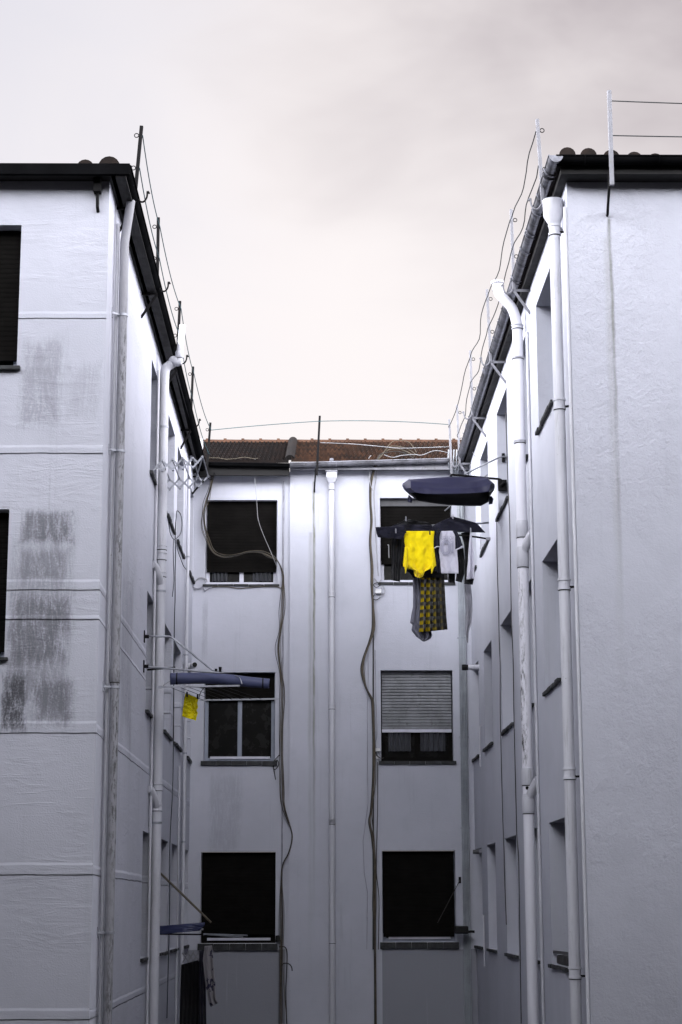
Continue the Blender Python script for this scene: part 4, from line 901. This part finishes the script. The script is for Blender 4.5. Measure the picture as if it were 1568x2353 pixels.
def lettering(txt,p0,p1,Y,par,mat):
    cu=bpy.data.curves.new('lettering','FONT'); cu.body=txt; cu.size=1; cu.resolution_u=3
    o=bpy.data.objects.new('lettering_src',cu); COL.objects.link(o); bpy.context.view_layer.update()
    dg=bpy.context.evaluated_depsgraph_get(); me=bpy.data.meshes.new_from_object(o.evaluated_get(dg)); bpy.data.objects.remove(o)
    xs=[v.co.x for v in me.vertices]; ys=[v.co.y for v in me.vertices]; a,b,c,d=min(xs),max(xs),min(ys),max(ys)
    m=MB(); vs=[]
    for v in me.vertices:
        s=(v.co.x-a)/(b-a); tt=(v.co.y-c)/(d-c)
        px=p1[0]+(p0[0]-p1[0])*s; py=p1[1]+(p0[1]-p1[1])*tt-8*math.sin(s*math.pi)*0
        vs.append(Yp('P',px,py,Y))
    m.add(vs,[tuple(p.vertices) for p in me.polygons]); return obj('lettering',m,mat,par,solid=.002)
lettering('NICARAGUA',(848,796),(1016,842),YJ-.045,js,M['print_grey'])
def strokes(pts,w,closed=True):
    m=MB(); n=len(pts)
    P=[Vector((x,y,0)) for x,y in pts]
    for k in range(n if closed else n-1):
        a=P[k];b=P[(k+1)%n]
        def nr(i):
            if closed: d=(P[(i+1)%n]-P[(i-1)%n])
            else: d=P[min(i+1,n-1)]-P[max(i-1,0)]
            d.normalize(); return Vector((-d.y,d.x,0))*w/2
        q=[a+nr(k),a-nr(k),b-nr((k+1)%n),b+nr((k+1)%n)]
        m.quad(*[Yp('P',v.x,v.y,YJ-.045) for v in q])
    return m
el=lambda rx,ry:[(918+rx*math.copysign(abs(math.cos(g))**.75,math.cos(g)),936+ry*math.copysign(abs(math.sin(g))**.75,math.sin(g))) for g in [2*math.pi*i/36 for i in range(36)]]
m=strokes(el(56,84),7); m2=strokes(el(44,71),7); m3=strokes(el(33,59),6); m.add(m2.v,m2.f); m.add(m3.v,m3.f); obj('digit',m,M['print_grey'],js,solid=.002)
m=strokes([(1008,860),(1008,1005)],6,False)
for q in ([(985,868),(1000,856),(1008,858)],[(990,880),(990,1005)],[(999,870),(999,1005)]): k=strokes(q,6,False); m.add(k.v,k.f)
obj('digit',m,M['print_grey'],js,solid=.002)
tr=cloth('trousers','P',[(622,1230),(618,1400),(612,1600),(605,1800),(597,1960)],[(895,1240),(902,1400),(912,1600),(925,1800),(936,1925)],YG1+.22,M['checked'],None,80,44,.075,4.3,.4,.5,label='yellow and grey checked cloth hanging in long pleats',cat='cloth',group=GC)
cloth('trousers','P',[(518,1270),(524,1450),(522,1650),(486,1845),(518,1862),(503,1935),(560,2010),(640,2068)],[(640,1280),(690,1500),(700,1700),(720,1880),(740,1950),(752,1995),(735,2035),(655,2072)],YG1+.32,M['grey_cloth'],None,34,44,.03,3.3,1.,label='long slate grey cloth hanging behind the checked one',cat='cloth',group=GC)
cloth('scarf','P',[(1140,1380),(1150,1550),(1158,1700),(1150,1900),(1165,2040),(1178,2082)],[(1218,1380),(1236,1550),(1238,1700),(1228,1850),(1190,1960),(1186,2085)],YG1+.3,M['pale_cloth'],None,20,36,.02,1.5,.4,label='long pale grey cloth hanging at the right end of the washing',cat='cloth',group=GC)
cloth('jacket','P',[(70,690),(80,760),(98,812)],[(420,680),(430,760),(400,838)],YG1-.05,M['navy_cloth'],None,26,14,.03,1.7,label='dark jacket folded over the left end of the rack',cat='clothing',group=GC)
cloth('blanket','P',[(310,660),(240,690),(150,735)],[(740,665),(760,700),(770,738)],YG1+.1,M['navy_cloth'],None,26,14,.03,2.2,.4,label='navy blanket folded over the rails above the yellow garment',cat='cloth',group=GC)
cloth('blanket','P',[(820,640),(740,690),(720,742)],[(1000,560),(1290,640),(1396,756)],YG1+.12,M['navy_cloth'],None,34,16,.03,2.6,.9,label='dark cloth with ragged end folded over the right of the rack',cat='cloth',group=GC)
cloth('blanket','P',[(440,590),(330,650),(300,700)],[(720,640),(745,665),(760,700)],YG1+.4,M['black_cloth'],None,26,14,.03,2.2,.4,label='black cloth at the back of the rack inside the covered space',cat='cloth',group=GC)
cloth('jumper','P',[(270,735),(262,1000),(262,1250),(260,1330)],[(395,745),(385,1000),(372,1200),(364,1350)],YG1+.12,M['black_cloth'],None,22,28,.03,1.8,.2,label='black long garment hanging left of the yellow one',cat='clothing',group=GC)
cloth('jumper','P',[(380,1090),(430,1215),(480,1240),(520,1300)],[(770,1090),(790,1220),(860,1240),(890,1300)],YG1+.16,M['black_cloth'],None,22,20,.02,1.8,.2,label='black garment hanging right behind the yellow one',cat='clothing',group=GC)
cloth('jumper','P',[(775,760),(790,1000),(800,1150),(800,1240)],[(850,900),(852,1000),(862,1150),(862,1245)],YG1+.14,M['navy_cloth'],None,14,24,.02,1.2,.4,label='narrow dark garment between the yellow one and the football shirt',cat='clothing',group=GC)
cloth('jumper','P',[(1055,960),(1062,1100),(1050,1240),(1035,1340)],[(1130,940),(1145,1100),(1140,1250),(1108,1358)],YG1+.14,M['black_cloth'],None,16,26,.02,1.4,.9,label='black sleeve hanging right of the football shirt',cat='clothing',group=GC)
cloth('trousers','P',[(945,1240),(946,1300),(946,1355)],[(1030,1240),(1030,1300),(1024,1370)],YG1+.2,M['black_cloth'],None,14,12,.02,1.4,.9,label='black garment hem showing under the football shirt',cat='clothing',group=GC)
cloth('jumper','P',[(1100,760),(1140,900),(1150,1050),(1140,1360)],[(1215,740),(1205,900),(1195,1050),(1180,1300)],YG1+.25,M['black_cloth'],None,16,26,.02,1.4,1.9,label='black garment behind the edge-on white shirt',cat='clothing',group=GC)
cloth('shirt','P',[(1213,742),(1196,920),(1186,1100),(1165,1325)],[(1228,800),(1250,950),(1262,1150),(1258,1310)],YG1-.02,M['jersey'],None,16,30,.03,1.5,.9,label='white shirt with a dark hem seen edge-on at the right',cat='clothing',group=GC)
cloth('trousers','P',[(1150,1325),(1138,1375)],[(1258,1310),(1240,1385)],YG1+.01,M['black_cloth'],None,14,10,.02,1.4,.9,label='black hem hanging under the edge-on white shirt',cat='clothing',group=GC)
for i,(x_,y_,l_) in enumerate(((437,590,'pale peg on the back cloth of the covered rack'),(315,735,'pale peg over the black long garment'),(1003,565,'pale peg on top of the ragged dark cloth'),(1218,728,'pale peg over the edge-on white shirt'),(432,735,'peg at the left shoulder of the yellow garment'),(725,755,'peg at the right shoulder of the yellow garment'),(830,735,'peg at the left shoulder of the football shirt'))):
    peg(YG1-.09 if i not in(0,2) else YG1+.0,'P',x_,y_,l_,'cable_grey' if i<4 else 'black')
tubeobj('drawstring',spline([Yp('P',x_,y_,YG1-.02) for x_,y_ in ((215,905),(228,910),(230,980),(232,1062)) ],5),.006,M['wire_white'],None,6,label='white drawstring dangling in front of the upper right window',cat='cord')
# ------------------------------------------------------------------ things low in the court
t=thing('drying_rack','dark folded rack low on the left wall under a blue sheet','drying rack',Yp('S',110,800,24.),'clothes racks fixed at the windows')
tubeobj('brace',[Yp('S',110,243,24.),Yp('S',545,665,24.),Yp('S',640,760,24.)],.014,M['cable_tan'],t,8)
tubeobj('rail',[Yp('S',95,880,24.),Yp('S',560,885,24.)],.010,M['steel_dark'],t,8)
tubeobj('rail',[Yp('S',200,845,23.8),Yp('S',560,830,23.8)],.012,M['steel'],t,8)
tubeobj('rail',[Yp('S',560,880,24.2),Yp('S',1020,895,25.2)],.008,M['steel'],t,8)
tubeobj('rail',[Yp('S',560,885,24.2),Yp('S',970,912,25.4)],.008,M['steel'],t,8)
cloth('plastic_sheet','S',[(90,795),(95,830),(96,885)],[(575,758),(575,785),(520,845)],23.75,M['tarp_blue'],None,24,10,.03,1.,label='folded blue plastic sheet laid on the low left rack',cat='cover')
t=thing('drying_rack','small white accordion rack over the washing at the bottom','drying rack',Yp('S',340,1180,25.),'clothes racks fixed at the windows')
m=MB()
for k in range(4):
    x0=345+55*k
    for (a,b) in (((x0,1180-8*k),(x0+62,1060)),((x0-5,1075),(x0+62,1172-6*k))):
        m.bar(Yp('S',*a,25.),Yp('S',*b,25.),.012,.02)
obj('scissor_arm',m,M['steel_light'],t)
cloth('coat','S',[(330,1200),(320,1500),(312,1819),(300,2300)],[(520,1150),(525,1500),(520,1819),(520,2300)],25.1,M['black_cloth'],None,24,24,.04,2.4,label='big black garment hanging under the small white accordion rack',cat='clothing',group=GC)
cloth('curtain','S',[(575,1005),(555,1150),(590,1450),(620,1600),(640,1640)],[(652,998),(665,1180),(685,1400),(690,1560),(715,1600)],24.6,M['floral'],None,18,30,.03,1.7,label='flowered grey cloth bunched beside the black garment at the bottom',cat='cloth',group=GC)
cloth('coat','S',[(520,1060),(515,1500),(515,1850)],[(580,1040),(585,1500),(590,1850)],24.9,M['navy_cloth'],None,12,20,.03,1.4,label='narrow dark garment between the flowered cloth and the black one',cat='clothing',group=GC)
t=thing('drying_rack','small black folded rack beside the lower right back window','drying rack',Yp('H',1060,2200,29.6),'clothes racks fixed at the windows')
m=MB(); m.box(Yp('H',1020,2165,29.55),Yp('H',1120,2225,29.75)); obj('roll',m,M['black'],t,bevel=.02)
tubeobj('arm',[Yp('H',1120,2210,29.65),Yp('H',1175,2210,29.65)],.02,M['steel_dark'],t,8)
c=Yp('H',1060,1805,YB2-.03); b=Yp('H',885,2140,YB2-.6)
t=thing('awning_stay','thin dark stay rod across the lower right back window','rod',c)
tubeobj('rod',[c,c.lerp(b,.25),b],.006,M['cable_dark'],t,6); m=MB(); m.tube([c+Vector((0,.03,-.05)),c+Vector((0,.03,.05))],.02,8); obj('wall_plate',m,M['steel_dark'],t)
m=MB(); a=Xp('J',505,1828,XR+.02); b=Xp('J',640,1845,XR+.02); m.bar(a,b,.02,.03); m.tube([a+Vector((.05,0,0)),a],.03,8)
obj('window_bar',m,M['lintel'],None,label='dark bar across the lowest near window of the right wall',cat='bar')
a=Xp('J',515,1935,XR+.05); m=MB(); m.box((XR+.02,19.1,-.595),(XR+.2,20.1,-.50)); obj('planter',m,M['cable_dark'],None,label='dark trough on the sill of the lowest near window',cat='planter',bevel=.02)
for (z_,x_,y0,y1,lab) in (('H',1215,600,920,'short white pipe stub by the flue under the middle windows'),('O',812,2150,2352,'short white pipe stub low in the back right corner')):
    a=Xp(z_,x_,y0,XR-.03); b=Xp(z_,x_,y1,XR-.03); tubeobj('pipe_stub',[(XR,a.y,a.z),(XR-.03,a.y,a.z),(XR-.03,a.y,b.z if z_=='H' else b.z-.6)],.012,M['pipe_white'],None,8,label=lab,cat='pipe',group='pipe stubs in the back right corner')
# ------------------------------------------------------------------ camera
cam=bpy.data.cameras.new('camera'); co=bpy.data.objects.new('camera',cam); COL.objects.link(co); SC.camera=co
from mathutils import Matrix
rx=Vector((_r.x,_d.x,_u.x)); uy=Vector((_r.y,_d.y,_u.y)); fz=Vector((_r.z,_d.z,_u.z))
co.matrix_world=Matrix(((rx.x,uy.x,-fz.x,0),(rx.y,uy.y,-fz.y,0),(rx.z,uy.z,-fz.z,0),(0,0,0,1)))
cam.sensor_fit='VERTICAL'; cam.sensor_height=36; cam.lens=36*FPX/2353.; cam.clip_end=3000; cam.clip_start=.1
# ------------------------------------------------------------------ light: heavy overcast, brighter overhead
SUN_EL,SUN_AZ=42.,-78.   # azimuth from +Y towards +X
W=bpy.data.worlds.new('World'); SC.world=W; W.use_nodes=True; nt=W.node_tree; nt.nodes.clear()
def N(ty,**k):
    n=nt.nodes.new(ty)
    for a,b in k.items(): setattr(n,a,b)
    return n
LK=nt.links.new
out=N('ShaderNodeOutputWorld'); bgs=N('ShaderNodeBackground'); bgc=N('ShaderNodeBackground'); mx=N('ShaderNodeMixShader'); mx.inputs[0].default_value=.93
sky=N('ShaderNodeTexSky',sky_type='NISHITA'); sky.sun_disc=False; sky.sun_elevation=R_(SUN_EL); sky.sun_rotation=R_(SUN_AZ)
LK(sky.outputs[0],bgs.inputs[0]); bgs.inputs[1].default_value=.08
LK(bgs.outputs[0],mx.inputs[1]); LK(bgc.outputs[0],mx.inputs[2]); LK(mx.outputs[0],out.inputs[0])
tc=N('ShaderNodeTexCoord'); sx=N('ShaderNodeSeparateXYZ'); LK(tc.outputs['Generated'],sx.inputs[0])
def mth(op,a,b=0.,clamp=False):
    n=N('ShaderNodeMath',operation=op,use_clamp=clamp)
    for i,v in enumerate((a,b)):
        if isinstance(v,(int,float)): n.inputs[i].default_value=v
        else: LK(v,n.inputs[i])
    return n.outputs[0]
def rmp(v,a,b,lo,hi):
    n=N('ShaderNodeMapRange',interpolation_type='SMOOTHSTEP'); LK(v,n.inputs[0])
    for i,x in enumerate((a,b,lo,hi)): n.inputs[i+1].default_value=x
    return n.outputs[0]
def nz(sc,det,rg,mp,dist=0.):
    m=N('ShaderNodeMapping'); m.inputs['Scale'].default_value=mp; LK(tc.outputs['Generated'],m.inputs[0]); t=N('ShaderNodeTexNoise'); LK(m.outputs[0],t.inputs['Vector'])
    t.inputs['Scale'].default_value=sc; t.inputs['Detail'].default_value=det; t.inputs['Roughness'].default_value=rg; t.inputs['Distortion'].default_value=dist; return t.outputs['Fac']
def mixc(f,a,b):
    n=N('ShaderNodeMix',data_type='RGBA')
    if isinstance(f,(int,float)): n.inputs[0].default_value=f
    else: LK(f,n.inputs[0])
    for i,v in ((6,a),(7,b)):
        if isinstance(v,tuple): n.inputs[i].default_value=(*v,1)
        else: LK(v,n.inputs[i])
    return n.outputs[2]
cl1=nz(3.2,5,.55,(1,1,2.6),.6); cl2=nz(9.,4,.5,(1,1,1.8),.4)
X_,Y_,Z_=sx.outputs
v=mth('ADD',mth('ADD',Z_,mth('MULTIPLY',X_,.75)),mth('MULTIPLY',mth('SUBTRACT',cl1,.5),.44))
v=mth('ADD',v,mth('MULTIPLY',mth('SUBTRACT',cl2,.5),.16))
dk=rmp(v,.29,.74,0.,1.)
col=mixc(dk,(1.06,.995,.985),(.46,.40,.425))
cool=rmp(mth('ADD',X_,mth('MULTIPLY',mth('SUBTRACT',cl1,.5),.25)),.02,-.20,0.,.8)
col=mixc(cool,col,mixc(rmp(Z_,.2,.45,0.,1.),(1.0,.97,1.02),(.80,.79,.87)))
# the cloud deck is thin and bright low at the sides and behind, heavy overhead
away=rmp(Y_,.87,.35,0.,1.)
low=mth('MULTIPLY',rmp(Z_,.76,.36,.05,1.),rmp(Z_,.0,.16,.5,1.))
side=rmp(mth('ABSOLUTE',X_),.15,.85,1.05,1.4)
st_=mth('ADD',1.,mth('MULTIPLY',away,mth('SUBTRACT',mth('MULTIPLY',mth('MULTIPLY',low,side),12.8),.85)))
col=mixc(mth('MULTIPLY',away,.7),col,(.93,.955,1.03)); LK(col,bgc.inputs[0]); LK(st_,bgc.inputs[1])
sl=bpy.data.lights.new('sun','SUN'); so=bpy.data.objects.new('sun',sl); COL.objects.link(so)
sl.energy=.6; sl.angle=R_(40); sl.color=(1,.96,.93)
d=Vector((math.sin(R_(SUN_AZ))*math.cos(R_(SUN_EL)),math.cos(R_(SUN_AZ))*math.cos(R_(SUN_EL)),math.sin(R_(SUN_EL))))
so.rotation_euler=d.to_track_quat('Z','Y').to_euler(); so.location=(0,20,30)
SC.view_settings.view_transform='Standard'; SC.view_settings.look='None'; SC.view_settings.exposure=0; SC.view_settings.gamma=1
SC.render.engine='CYCLES'
